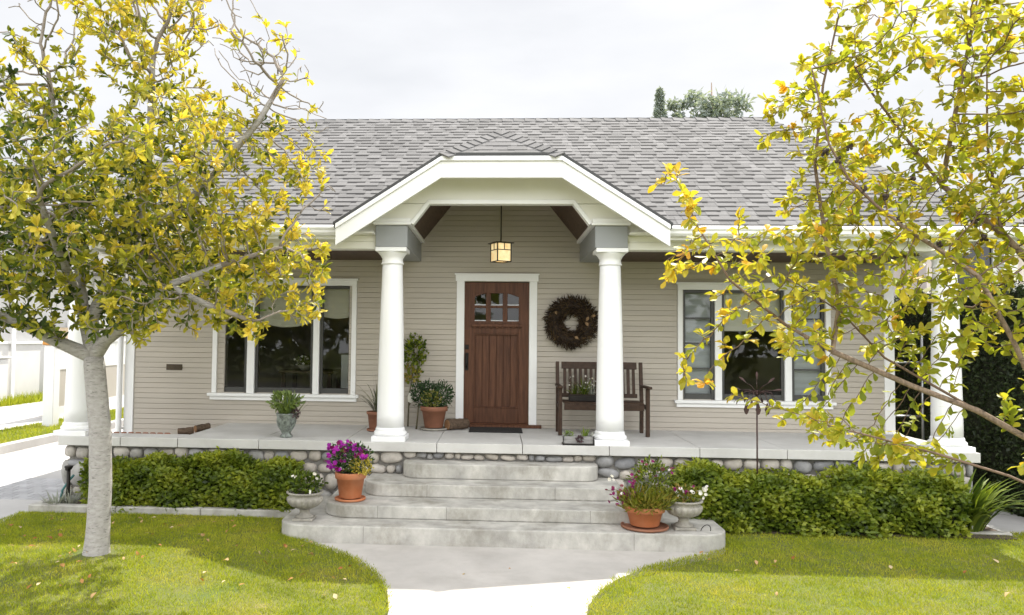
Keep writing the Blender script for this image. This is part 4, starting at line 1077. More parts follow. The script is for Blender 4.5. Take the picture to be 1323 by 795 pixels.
    for (a, b) in ((1045, 215), (1060, 225), (1092, 262), (1135, 300), (1235, 320), (1225, 300), (1075, 210), (1118, 270), (1285, 300), (1290, 165), (1150, 250), (1180, 330)):
        sd = MB()
        for _ in range(7): sd.blob((X(a)+r2.uniform(-.012, .012), Y-.2+r2.uniform(-.012, .012), Z(b)+r2.uniform(-.014, .014)), .008, .008, .009, r2, .05, 6, 4)
        sd.build('seed_pod_cluster', M['pods'], t)
M['stem_brown'] = surf('brown twig bark', (.16, .105, .07), .8, .25, 9, bscale=60, bstr=.3)
M['pods'] = surf('dark seed pods', (.04, .026, .018), .8, .2, bstr=0)
right_tree()

def far_tree(name, label, x, y, h, r, seed, n, trunk_h, cone=False, sz=.5):
    t = thing(name, label, 'tree', (x, y, G)); rng = np.random.default_rng(seed); lb = LB('simple')
    MB().tube([(x, y, G-.1), (x+.1, y, G+h*.5), (x, y, G+h*.93)], [.28*h/15, .2*h/15, .03], 7).build('trunk', M['bark_brown'], t)
    if cone:
        zz = rng.random(n); rr = r*(1-zz)**.5*rng.uniform(.5, 1, n)**.7*(1+.2*np.sin(zz*60)); a = rng.uniform(0, 6.28, n)
        pos = np.stack([x+rr*np.cos(a), y+rr*np.sin(a), G+trunk_h+(h-trunk_h)*zz], 1)
    else:
        k = 26; cs = rnd_dirs(rng, k)*(rng.random(k)**.4)[:, None]*np.array([r, r, (h-trunk_h)/2*.85])+np.array([x, y, G+(h+trunk_h)/2])
        pick = rng.integers(0, k, n); pos = cs[pick]+rnd_dirs(rng, n)*(rng.random(n)**.5)[:, None]*r*.36
        pos[:, 2] = np.minimum(pos[:, 2], G+h)
    lb.add(pos, rnd_dirs(rng, n), rnd_dirs(rng, n)+np.array([0, 0, .6]), rng.uniform(.6, 1.2, n)*sz, rng.uniform(.5, .9, n)*sz*.5, rng.random(n))
    lb.build('crown', M['far_leaf'], t)
far_tree('cypress_tree', 'slim dark cypress tip rising above the roof ridge', 10.55, 40, 18.75, .95, 41, 9000, 5, True, .26)
far_tree('far_tree', 'tallest rounded grey green tree beyond the roof ridge', 13.9, 40, 20.6, 2.1, 42, 3600, 10)
far_tree('far_tree', 'small grey green tree beside the tallest one above the roof', 11.75, 41, 19.0, 1.0, 43, 1800, 11, False, .4)
far_tree('cypress_tree', 'dark cypress behind the neighbouring house at right', 22.0, 26, 9.2, .9, 44, 1200, 1.5, True, .4)
far_tree('far_tree', 'bushy tree behind the white house at the far right', 25.5, 27, 8.4, 2.4, 45, 2200, 3, False, .5)

def street():
    MB().box(-80, 80, -24, -15, G-.2, G-.02).build('road', surf('asphalt', (.06, .06, .06), .9, .1, bscale=80))['kind'] = 'structure'
    rng = np.random.default_rng(77); n = 16000; k = 60; cs = np.stack([rng.uniform(-45, 45, k), rng.uniform(-34, -27, k), rng.uniform(.6, 5.6, k)], 1); lb = LB('simple')
    pos = cs[rng.integers(0, k, n)]+rnd_dirs(rng, n)*(rng.random(n)**.4)[:, None]*2.2
    lb.add(pos, rnd_dirs(rng, n), rnd_dirs(rng, n), rng.uniform(.4, .9, n), .4, rng.random(n)); tag(lb.build('street_trees', M['hedge']), kind='stuff')
street()
# ================================================================ NEIGHBOURS
def neighbours():
    t = thing('neighbour_house', 'pale pink house with white eaves behind the tall hedge', 'house', (12, 7, G))
    MB().box(8.6, 18, 5.0, 12, G-.05, 3.35).build('wall', M['stucco_pink'], t)
    MB().box(8.2, 18.4, 4.5, 4.96, 3.40, 3.62).build('fascia', M['white'], t, bevel=.02)
    MB().prism([(4.45, 3.63), (12.5, 3.63), (8.5, 5.0)], 'x', 8.1, 18.5).build('roof', M['shingle'], t)
    MB().box(8.2, 18.4, 4.5, 4.99, 3.36, 3.395).build('soffit', M['cream'], t)
    for (a, b) in ((9.15, 9.85), (11.0, 12.2)):
        w = MB(); w.box(a-.1, a, 4.93, 5.02, 2.2, 3.3); w.box(b, b+.1, 4.93, 5.02, 2.2, 3.3); w.box(a, b, 4.94, 5.02, 2.2, 2.29); w.box(a, b, 4.94, 5.02, 3.22, 3.3)
        wo = w.build('window', M['white'], t); MB().box(a, b, 4.975, 4.99, 2.29, 3.22).build('pane', M['darkwin'], wo)
    MB().box(9.95, 10.2, 4.75, 4.92, G, 3.36).build('post', M['white'], t)
    t = thing('neighbour_house', 'white stucco house across the driveway at far left', 'house', (-17, 12, G))
    MB().box(-22, -14.5, 5, 22, G-.05, 1.0).build('wall', M['stucco'], t)
    MB().box(-21.9, -14.58, 5.1, 21.9, 1.0005, 3.4).build('upper_wall', M['stucco'], t)
    MB().box(-22.02, -14.44, 4.95, 22.05, .96, 1.04).build('ledge', M['white'], t, bevel=.01)
    MB().prism([(-22.6, 3.41), (-13.9, 3.41), (-18.2, 5.2)], 'y', 4.4, 22.6).build('roof', M['shingle'], t)
    MB().tube([(-14.4, 11.2, 3.3), (-14.4, 11.2, -.6), (-14.25, 11.1, -.75)], .06, 10).build('downspout', M['white'], t)
    d = MB().box(-14.53, -14.42, 13.2, 14.3, G+.1, 1.5).build('door', M['ochre'], t)
    f = MB()
    for y in (13.0, 14.301): f.box(-14.56, -14.38, y, y+.19, G+.1, 1.7)
    f.build_sides('door_frame', M['white'], t, every=True)
    b = MB(); b.box(-14.49, -14.0, 8.6, 10.4, G+.1, .55); b.box(-14.5, -13.95, 8.5, 10.5, .551, .62)
    tag(b.build('utility_box', M['stucco'], bevel=.03), 'white lidded bin standing against the far left house', 'bin')
    # weeds at the foot of that wall
    rng = np.random.default_rng(9); n = 5000; lb = LB('blade')
    lb.add(np.stack([rng.uniform(-14.45, -13.5, n), rng.uniform(6, 18, n), np.full(n, G+.09)], 1), jit(rng, np.tile([0, 0, 1.], (n, 1)), .5), rnd_dirs(rng, n), rng.uniform(.12, .35, n), .03, .5)
    tag(lb.build('weeds', M['grass']), kind='stuff')
    MB().box(-14.5, -13.6, 5, 22, G-.05, G+.095).build('weed_strip', M['turf'])['kind'] = 'structure'
    p = thing('gate_post', 'white vinyl post with orange cap on the grass verge', 'post', (-9.7, 5.3, G+.1))
    MB().box(-9.82, -9.58, 5.18, 5.42, G+.09, 1.02).build('shaft', M['vinyl'], p, bevel=.012)
    MB().box(-9.85, -9.55, 5.15, 5.45, 1.021, 1.13).build('cap', M['orange'], p, bevel=.015)
    f = thing('vinyl_fence', 'white vinyl fence with beige panels beyond the driveway', 'fence', (-10.6, 9.5, G+.1))
    def at(y): return -10.40-.095*(y-6.5)
    pn = MB(); rl = MB(); pk = MB(); y = 6.6
    for k in range(5):
        a, b = y+k*2.0, y+k*2.0+1.86; xa, xb = at(a), at(b)
        ps = MB().box(xa-.08, xa+.08, a-.15, a-.01, G+.05, 1.22); ps.box(xa-.1, xa+.1, a-.17, a+.01, 1.221, 1.27)
        ps.build('post', M['vinyl'], f, bevel=.01)
        n = 12; pn = MB(); rl = MB(); pk = MB()
        for i in range(n):
            y0 = a+(b-a)*i/n; x = at(y0); pn.box(x-.02, x+.02, y0+.004, y0+(b-a)/n-.004, G+.38, .42)
            pk.box(x-.015, x+.015, y0+.02, y0+(b-a)/n*.62, .645, 1.08)
        for (z0, z1) in ((G+.1, G+.379), (.421, .64), (1.081, 1.15)):
            rl.add([(at(a)-.045, a, z0), (at(a)+.045, a, z0), (at(b)+.045, b, z0), (at(b)-.045, b, z0), (at(a)-.045, a, z1), (at(a)+.045, a, z1), (at(b)+.045, b, z1), (at(b)-.045, b, z1)], [(0, 3, 2, 1), (4, 5, 6, 7), (0, 1, 5, 4), (1, 2, 6, 5), (2, 3, 7, 6), (3, 0, 4, 7)])
        pn.build('panel', M['vinyl_beige'], f); rl.build_sides('rail', M['vinyl'], f, every=True); pk.build('pickets', M['vinyl'], f)
    g = thing('pipe_gate', 'galvanised pipe gate between right porch column and house corner', 'gate', (5.75, .35, G))
    fr = MB()
    for x in (5.53, 6.02): fr.tube([(x, .35, G), (x, .35, 1.45)], .018, 8)
    fr.build_sides('post', M['galv'], g, every=True); fr = MB()
    for z in (1.42, .98, .22, -.5): fr.tube([(5.53, .35, z), (6.02, .35, z)], .015, 8)
    fr.build_sides('rail', M['galv'], g, every=True)
    ms = MB()
    for i in range(1, 8): ms.tube([(5.53+i*.061, .35, -.5), (5.53+i*.061, .35, 1.42)], .0018, 4)
    ms.build('wire_mesh', M['iron'], g)
neighbours()

# ================================================================ THINGS ON THE PORCH
def bench():
    t = thing('garden_bench', 'dark brown slatted wooden bench against the wall behind the right column', 'bench', (1.36, -.62, 0))
    xa, xb = .80, 1.93
    s = MB()
    for k in range(5): s.box(xa+.05, xb-.05, -.86+k*.088, -.86+k*.088+.078, .415, .437)
    s.box(xa+.05, xb-.05, -.875, -.851, .335, .414); s.build('seat', M['bench'], t, bevel=.004)
    b = MB(); rot = Matrix.Rotation(R(-9), 3, 'X'); c = (0, -.40, .42)
    b.box(xa+.055, xb-.055, -.415, -.385, .86, .955, rot, c); b.box(xa+.055, xb-.055, -.412, -.388, .47, .525, rot, c)
    n = 14
    for i in range(n):
        x = xa+.10+(xb-xa-.20)*i/(n-1); b.box(x-.021, x+.021, -.407, -.393, .524, .861, rot, c)
    b.build('backrest', M['bench'], t, bevel=.003)
    for x in (xa, xb):
        MB().box(x-.025, x+.025, -.865, -.815, .001, .62).build('leg', M['bench'], t, bevel=.004)
        l = MB(); l.box(x-.024, x+.024, -.43, -.38, .001, .45); l.box(x-.024, x+.024, -.425, -.385, .43, .955, rot, c); l.build('leg', M['bench'], t, bevel=.004)
        a = MB(); sgn = 1 if x > 1.3 else -1
        a.box(x-.034+sgn*.008, x+.034+sgn*.008, -.91, -.44, .621, .650); a.lathe((x+sgn*.008, -.905, .621), [(.037, 0), (.037, .029)], 12); a.build('armrest', M['bench'], t, bevel=.005)
        MB().box(x-.016, x+.016, -.814, -.43, .345, .40).build('side_rail', M['bench'], t, bevel=.003)
bench()

def pot(t, c, r0, r1, h, mat, rim=.045, name='pot', saucer=None, smat=None):
    x, y, z = c
    p = [(r0*.97, 0), (r0, .006), (r0+(r1-r0)*.8, h-rim), (r1*1.0, h-rim), (r1*1.06, h-rim+.004), (r1*1.08, h-.006), (r1*1.06, h), (r1*.97, h), (r1*.95, h-.03), (r1*.93, h-.04)]
    MB().lathe(c, p, 36).build(name, mat, t)
    MB().lathe((x, y, z+h-.036), [(r1*.93, 0), (r1*.9, .012), (.01, .02)], 20).build('soil', M['soil'], t)
    if saucer: MB().lathe((x, y, z-.032), [(saucer*.88, 0), (saucer, .01), (saucer, .03), (saucer*.95, .032), (saucer*.9, .015)], 32).build('saucer', smat or mat, t)
def bush(t, c, rad, n, Ln, W, mat, seed, tone=(0, 1), tpl='simple', name='foliage', up=.5, stems=True, shell=.5, base=None):
    rng = np.random.default_rng(seed); d = rnd_dirs(rng, n); rr = (shell+(1-shell)*rng.random(n))*(1+.16*np.sin(d[:, 0]*7+seed)*np.sin(d[:, 2]*6+d[:, 1]*5))
    pos = np.array(c)+d*rr[:, None]*np.array(rad); lb = LB(tpl)
    lb.add(pos, jit(rng, d*.8+np.array([0, 0, up]), .45), jit(rng, d+np.array([0, -.2, .5]), .4), Ln*rng.uniform(.65, 1.3, n), W*rng.uniform(.75, 1.25, n), tone[0]+(tone[1]-tone[0])*rng.random(n)**1.2)
    lb.build(name, mat, t)
    if stems:
        mb = MB(); b0 = base or (c[0], c[1], c[2]-rad[2])
        for k in range(7):
            e = np.array(c)+rnd_dirs(rng, 1)[0]*np.array(rad)*.7; e[2] = max(e[2], c[2]-rad[2]*.1)
            mb.tube([b0, tuple((np.array(b0)+e)/2+rng.normal(size=3)*.01), tuple(e)], [.006, .004, .002], 5)
        mb.build('stems', M['stem'], t)
def flowers(t, pts, r, tones, seed, petals=6, name='flower', face=(0, -.6, .6)):
    rng = np.random.default_rng(seed)
    for i, p in enumerate(pts):
        lb = LB('flat'); f = jit(rng, np.array([face]), .35)[0]; a0 = rng.uniform(0, 6.28); u = unit(np.cross(f, [0.3, .2, 1.0])[None])[0]; w = np.cross(f, u)
        ang = a0+np.arange(petals)*2*math.pi/petals; d = np.cos(ang)[:, None]*u+np.sin(ang)[:, None]*w+f*.25
        lb.add(np.tile(p, (petals, 1)), d, np.tile(f, (petals, 1)), r*rng.uniform(.85, 1.15), r*.75, np.clip(tones[i % len(tones)]+rng.normal()*.02, 0, 1)); lb.build(name, M['petal'], t)
def straps(t, c, n, Ln, W, mat, seed, spread=.9, up=1.0, name='leaves', rad=.03, droop=.5, tone=(0, 1), segs=6):
    """arching strap leaves, each a curved ribbon"""
    rng = np.random.default_rng(seed); V = []; F = []; T = []
    for i in range(n):
        a = rng.uniform(0, 6.28); l = Ln*rng.uniform(.6, 1.15); h = np.array([math.cos(a), math.sin(a), 0]); s = np.array([-math.sin(a), math.cos(a), 0]); sp = spread*rng.uniform(.2, 1.1); w = W*rng.uniform(.7, 1.2)
        p = np.array(c)+h*rad*rng.random(); d = unit((h*sp+np.array([0, 0, up]))[None])[0]; k0 = len(V); tn = tone[0]+(tone[1]-tone[0])*rng.random()
        for j in range(segs+1):
            u = j/segs; ww = w*(1-.9*u**2.5)*(.6+.4*min(1, u*4)); V += [p-s*ww/2, p+s*ww/2]; T += [tn, tn]
            p = p+d*l/segs; d = unit((d+(h*.12-np.array([0, 0, 1.]))*droop/segs*1.4)[None])[0]
        for j in range(segs): q = k0+j*2; F.append((q, q+1, q+3, q+2))
    me = bpy.data.meshes.new(name); me.from_pydata([tuple(v) for v in V], [], F); me.update()
    at_ = me.attributes.new('tone', 'FLOAT', 'POINT'); at_.data.foreach_set('value', np.array(T, np.float32)); me.polygons.foreach_set('use_smooth', [True]*len(F))
    return mesh_obj(name, me, mat, t)

def porch_things():
    # bench plant
    t = thing('trough_planter', 'low dark trough of pale flowering plants on the bench seat', 'planter', (1.10, -.66, .437))
    MB().box(.93, 1.30, -.74, -.58, .4385, .52).build('trough', M['iron'], t, bevel=.006); MB().box(.94, 1.29, -.73, -.59, .5205, .528).build('soil', M['soil'], t)
    bushes = [(.99, -.66), (1.10, -.66), (1.22, -.66)]
    straps(t, (1.0, -.66, .525), 34, .24, .012, M['strap'], 61, 1.1, .8, rad=.06, droop=.9); straps(t, (1.12, -.66, .525), 44, .30, .012, M['strap'], 62, .9, 1, rad=.06, droop=.7); straps(t, (1.23, -.66, .525), 36, .25, .012, M['silver'], 63, 1.1, .9, rad=.05, droop=.8)
    rng = np.random.default_rng(64); flowers(t, [np.array([x, -.69, z]) for x, z in zip(rng.uniform(.92, 1.32, 26), rng.uniform(.60, .78, 26))], .013, (1.0,), 65, 5)
    # tray of succulents at the deck edge
    t = thing('succulent_tray', 'grey wooden tray of succulents on the porch edge beside the right column', 'planter', (.94, -1.72, 0))
    b = MB(); b.box(.78, 1.10, -1.77, -1.755, .018, .105); b.box(.78, 1.10, -1.655, -1.64, .018, .105); b.box(.766, .779, -1.77, -1.64, .018, .105); b.box(1.101, 1.114, -1.77, -1.64, .018, .105); b.build('tray', M['greywood'], t, bevel=.003)
    f = MB().box(.755, 1.125, -1.785, -1.63, .001, .0165)
    for x in (.755, 1.1145): f.box(x, x+.011, -1.785, -1.7705, .017, .11)
    f.build('metal_frame', M['iron'], t, bevel=.002); MB().box(.78, 1.10, -1.754, -1.656, .05, .088).build('soil', M['soil'], t)
    bush(t, (.84, -1.70, .115), (.055, .04, .04), 90, .03, .014, M['suc'], 71, (.1, .5), stems=False); straps(t, (1.02, -1.70, .09), 16, .12, .022, M['suc'], 72, .5, 1, rad=.03, droop=.3, tone=(.35, .6)); bush(t, (.955, -1.785, .075), (.036, .02, .036), 90, .03, .016, M['suc'], 73, (.96, 1), stems=False, name='dark_rosette')
    straps(t, (1.08, -1.69, .09), 10, .08, .016, M['silver'], 74, .7, 1, droop=.3)
    # glazed vase of succulents
    c = (-2.64, -1.52, 0)
    t = thing('glazed_vase', 'mottled grey green vase of succulents standing below the left window', 'planter', c)
    MB().lathe(c, [(.075, 0), (.078, .02), (.055, .045), (.06, .07), (.105, .14), (.122, .20), (.118, .25), (.122, .285), (.128, .30), (.116, .30), (.11, .27)], 36, lambda a, z, j: 1+.05*math.sin(9*a+z*22)).build('vase', M['vase'], t)
    MB().lathe((c[0], c[1], .268), [(.11, 0), (.01, .02)], 16).build('soil', M['soil'], t)
    bush(t, (c[0]-.02, c[1], .44), (.19, .14, .11), 240, .075, .03, M['suc'], 86, (.15, .6), name='leafy_shoots', base=(c[0], c[1], .28))
    straps(t, (c[0]-.02, c[1], .28), 36, .29, .034, M['suc'], 81, .8, 1, rad=.08, droop=.15, tone=(.1, .55)); straps(t, (c[0]+.03, c[1]-.03, .28), 14, .22, .035, M['suc'], 82, .3, 1, rad=.04, droop=.1, tone=(.75, .82), name='blue_leaves')
    bush(t, (c[0]+.125, c[1]-.05, .30), (.05, .04, .06), 110, .035, .018, M['suc'], 83, (.95, 1), stems=False, name='dark_rosette'); straps(t, (c[0]+.1, c[1], .28), 8, .26, .025, M['suc'], 84, 1.0, 1, droop=.1, tone=(.3, .55), name='side_shoots')
    rngv = np.random.default_rng(85)
    # spiky plant behind the left column
    c = (-1.63, -.72, .035)
    t = thing('spiky_potted_plant', 'grassy spiky plant in a narrow terracotta pot behind the left column', 'potted plant', c)
    pot(t, c, .10, .13, .23, M['terracotta_old'], .04, saucer=.135); straps(t, (c[0], c[1], .26), 60, .52, .011, M['straw'], 91, .75, 1, rad=.05, droop=.9)
    straps(t, (c[0]+.02, c[1], .26), 5, .68, .008, M['straw'], 92, .12, 1, droop=.1, name='flower_stalk')
    # climbing plant by the column
    t = thing('climbing_vine', 'tall leafy vine with browning lower leaves trained up the wall by the left column', 'plant', (-1.2, -.12, 0))
    st = MB(); st.tube([(-1.28, -.12, .001), (-1.27, -.12, .4), (-1.22, -.10, .8), (-1.20, -.10, 1.2)], [.012, .011, .009, .005], 6); st.tube([(-1.26, -.13, .3), (-1.15, -.12, .62), (-1.12, -.11, 1.0)], [.007, .006, .004], 6); st.build('stem', M['stem'], t)
    bush(t, (-1.20, -.12, 1.04), (.17, .08, .25), 330, .06, .038, M['hedge'], 95, (.1, .75), stems=False); bush(t, (-1.23, -.12, .72), (.12, .07, .13), 120, .06, .04, M['fern'], 96, (.2, 1), stems=False, name='browning_leaves')
    straps(t, (-1.08, -.12, 1.0), 4, .12, .03, M['fern'], 97, 1, .3, tone=(.8, 1), name='shoot')
    # small standard shrub
    c = (-1.13, -.42, .001)
    t = thing('standard_shrub', 'small standard shrub with rounded blue green head beside the potted bush', 'plant', c)
    MB().tube([(c[0], c[1], 0), (c[0]+.015, c[1], .15), (c[0]+.03, c[1], .36)], [.013, .011, .009], 7).build('stem', M['stem'], t)
    bush(t, (c[0]+.05, c[1], .46), (.14, .12, .17), 420, .042, .02, M['shrub'], 98, (0, .45), stems=False, base=(c[0], c[1], .3))
    t = tag(MB().lathe((-1.232, -.25, .42), [(.001, -.075), (.035, -.06), (.042, 0), (.030, .05), (.014, .075), (.001, .08)], 14, squash=.2, cap=False).build('plant_tag', M['tag']), 'white oval tag hanging on the vine stem by the left column', 'tag')
    # pot with variegated shrub
    c = (-.885, -.46, .034)
    t = thing('potted_shrub', 'terracotta pot with green and yellow shrub beside the front door', 'potted plant', c)
    pot(t, c, .125, .175, .29, M['terracotta_old'], .065, saucer=.19, smat=M['urn'])
    bush(t, (c[0]+.11, c[1], .475), (.15, .14, .19), 560, .045, .022, M['shrub'], 101, (0, .55)); bush(t, (c[0]-.08, c[1]+.02, .48), (.14, .13, .19), 420, .045, .022, M['shrub'], 102, (0, .5), stems=False); bush(t, (c[0]-.03, c[1]-.10, .42), (.14, .08, .12), 420, .035, .017, M['shrub'], 103, (.55, 1), stems=False, name='yellow_foliage')
    # firewood
    def log(name, label, a, b, r, seed, mat=M['log']):
        rng = random.Random(seed); a, b = Vector(a), Vector(b); t = thing(name, label, 'log', tuple((a+b)/2)); d = (b-a).normalized()
        n = 8; pts = [a+(b-a)*i/n+Vector((0, 0, rng.uniform(-.003, .003))) for i in range(n+1)]
        MB().tube(pts, [r*rng.uniform(.93, 1.05) for _ in pts], 14).build('bark', mat, t)
        for p, s in ((a, -1), (b, 1)): MB().tube([p+d*s*.0005, p+d*s*.004], [r*.9, r*.88], 14).build('cut_end', M['logend'], t)
    log('log', 'short cut log lying between the potted shrub and the door', (-.70, -.50, .078), (-.44, -.30, .078), .075, 5)
    log('log', 'short brown log lying in the planter bed left of the left window', (-4.22, -1.02, -.035), (-4.04, -.96, -.015), .06, 6); log('log', 'smaller brown log leaning on the porch slab end under the left window', (-4.06, -.84, .0), (-3.93, -.70, .02), .05, 7)
    # mat
    t = MB().box(-.40, .32, -.68, -.14, .001, .016); tag(t.build('door_mat', M['mat'], bevel=.004), 'black rubber mat lying before the front door', 'mat')
    # wreath
    c = np.array([1.012, -.075, 1.495]); t = thing('wreath', 'round brown twig wreath hanging beside the front door', 'wreath', tuple(c))
    rng = np.random.default_rng(111); lb = LB('simple'); n = 4200; th = rng.uniform(0, 6.28, n); tw = rng.uniform(0, 6.28, n); rr = .240+.115*rng.random(n)**.5*np.cos(tw); yy = -.07*np.sin(tw)*rng.random(n)**.4-.01
    pos = np.stack([c[0]+rr*np.cos(th), c[1]+yy, c[2]+rr*np.sin(th)], 1); tang = np.stack([-np.sin(th), np.zeros(n), np.cos(th)], 1); radl = np.stack([np.cos(th), np.zeros(n), np.sin(th)], 1)
    lb.add(pos, jit(rng, tang*.9+radl*rng.normal(size=(n, 1))*.8+np.array([0, -.2, 0]), .35), rnd_dirs(rng, n), rng.uniform(.04, .12, n), rng.uniform(.005, .015, n), rng.random(n)*.9)
    n = 420; th = rng.uniform(0, 6.28, n); radl = np.stack([np.cos(th), np.zeros(n), np.sin(th)], 1)
    lb.add(c+radl*rng.uniform(.28, .34, n)[:, None]+np.array([0, -.02, 0]), jit(rng, radl+np.array([0, -.15, 0]), .4), rnd_dirs(rng, n), rng.uniform(.05, .11, n), .004, rng.random(n)*.6)
    lb.build('twigs', M['wreath'], t); ring = MB(); k = 48
    ring.tube([(c[0]+.24*math.cos(2*math.pi*i/k), c[1]-.005, c[2]+.24*math.sin(2*math.pi*i/k)) for i in range(k+1)], .068, 8); ring.build('ring', M['wreathcore'], t)
    lb = LB('obovate'); lb.add([[c[0]+.20, c[1]-.07, c[2]+.02], [c[0]+.23, c[1]-.07, c[2]-.05], [c[0]+.26, c[1]-.06, c[2]+.08], [c[0]+.03, c[1]-.07, c[2]-.20], [c[0]-.2, c[1]-.06, c[2]+.1]], [[.3, -.4, .6], [-.4, -.4, .5], [.6, -.3, .2], [.5, -.4, -.2], [-.3, -.4, .6]], [0, -1, .2], .075, .045, .98); lb.build('dried_leaf', M['wreath'], t)
    # lantern
    c = Vector((.008, -.90, 2.26)); t = thing('pendant_lantern', 'square bronze lantern with amber glass hanging in the porch', 'lamp', tuple(c))
    rot = Matrix.Rotation(R(27), 3, 'Z'); w = .098
    def rb(mb, x0, x1, y0, y1, z0, z1): mb.box(c.x+x0, c.x+x1, c.y+y0, c.y+y1, c.z+z0, c.z+z1, rot, c)
    f = MB()
    for sx in (-1, 1):
        for sy in (-1, 1): rb(f, sx*w-.006, sx*w+.006, sy*w-.006, sy*w+.006, 0, .242)
    for z0, z1 in ((0, .011), (.152, .162)):
        for s in (-1, 1): rb(f, -w+.006, w-.006, s*w-.0055, s*w+.0055, z0, z1); rb(f, s*w-.0055, s*w+.0055, -w+.006, w-.006, z0, z1)
    for s in (-1, 1): rb(f, -.005, .005, s*w-.0055, s*w+.0055, .162, .242); rb(f, s*w-.0055, s*w+.0055, -.005, .005, .162, .242)
    rb(f, -w-.03, w+.03, -w-.03, w+.03, .243, .254); rb(f, -.05, .05, -.05, .05, .2545, .268); f.build('frame', M['iron'], t)
    g = MB(); q = w-.002
    for s in (-1, 1): rb(g, -q+.006, q-.006, s*q-.0015, s*q+.0015, .006, .241); rb(g, s*q-.0015, s*q+.0015, -q+.006, q-.006, .006, .241)
    g.build('glass_panel', M['lampglass'], t)
    MB().tube([(c.x, c.y, c.z+.268), (c.x, c.y, 3.262)], .0085, 8).build('rod', M['iron'], t); MB().lathe((c.x, c.y, 3.25), [(.06, 0), (.055, .012), (.055, .0255)], 20).build('canopy', M['iron'], t)
    # plaque
    t = MB().box(-4.837, -4.603, -.028, -.006, .748, .832); t.box(-4.825, -4.615, -.031, -.0285, .76, .82); tag(t.build('wall_plaque', M['bronze'], bevel=.003), 'small dark bronze plaque on the siding left of the left window', 'plaque')
M['wreathcore'] = surf('wreath core', (.028, .018, .012), .9, .4, 30, bscale=40, bstr=.9)
porch_things()
indoors()

# ================================================================ POTS ON THE STEPS
def urn(c, label, seed):
    t = thing('stone_urn', label, 'urn', c, 'fluted stone urns flanking the steps')
    x, y, z = c; g = lambda a, zz, j: 1+(.10*abs(math.sin(8*a)) if .12 < zz < .24 else (.03*abs(math.sin(16*a)) if .26 < zz < .294 else 0))
    b = MB().box(x-.105, x+.105, y-.105, y+.105, z+.0005, z+.028); b.lathe(c, [(.098, .0285), (.09, .045), (.058, .062), (.048, .09), (.06, .108), (.052, .116)], 40); b.build('foot', M['urn'], t, bevel=.006)
    prof = [(.05, .117), (.085, .125), (.135, .15), (.165, .185), (.172, .215), (.168, .236), (.158, .245), (.162, .268), (.185, .278), (.188, .292), (.176, .296), (.16, .29), (.15, .26)]
    MB().lathe(c, prof, 160, g).build('bowl', M['urn'], t)
    MB().lathe((x, y, z+.258), [(.152, 0), (.01, .02)], 20).build('soil', M['soil'], t)
    return t
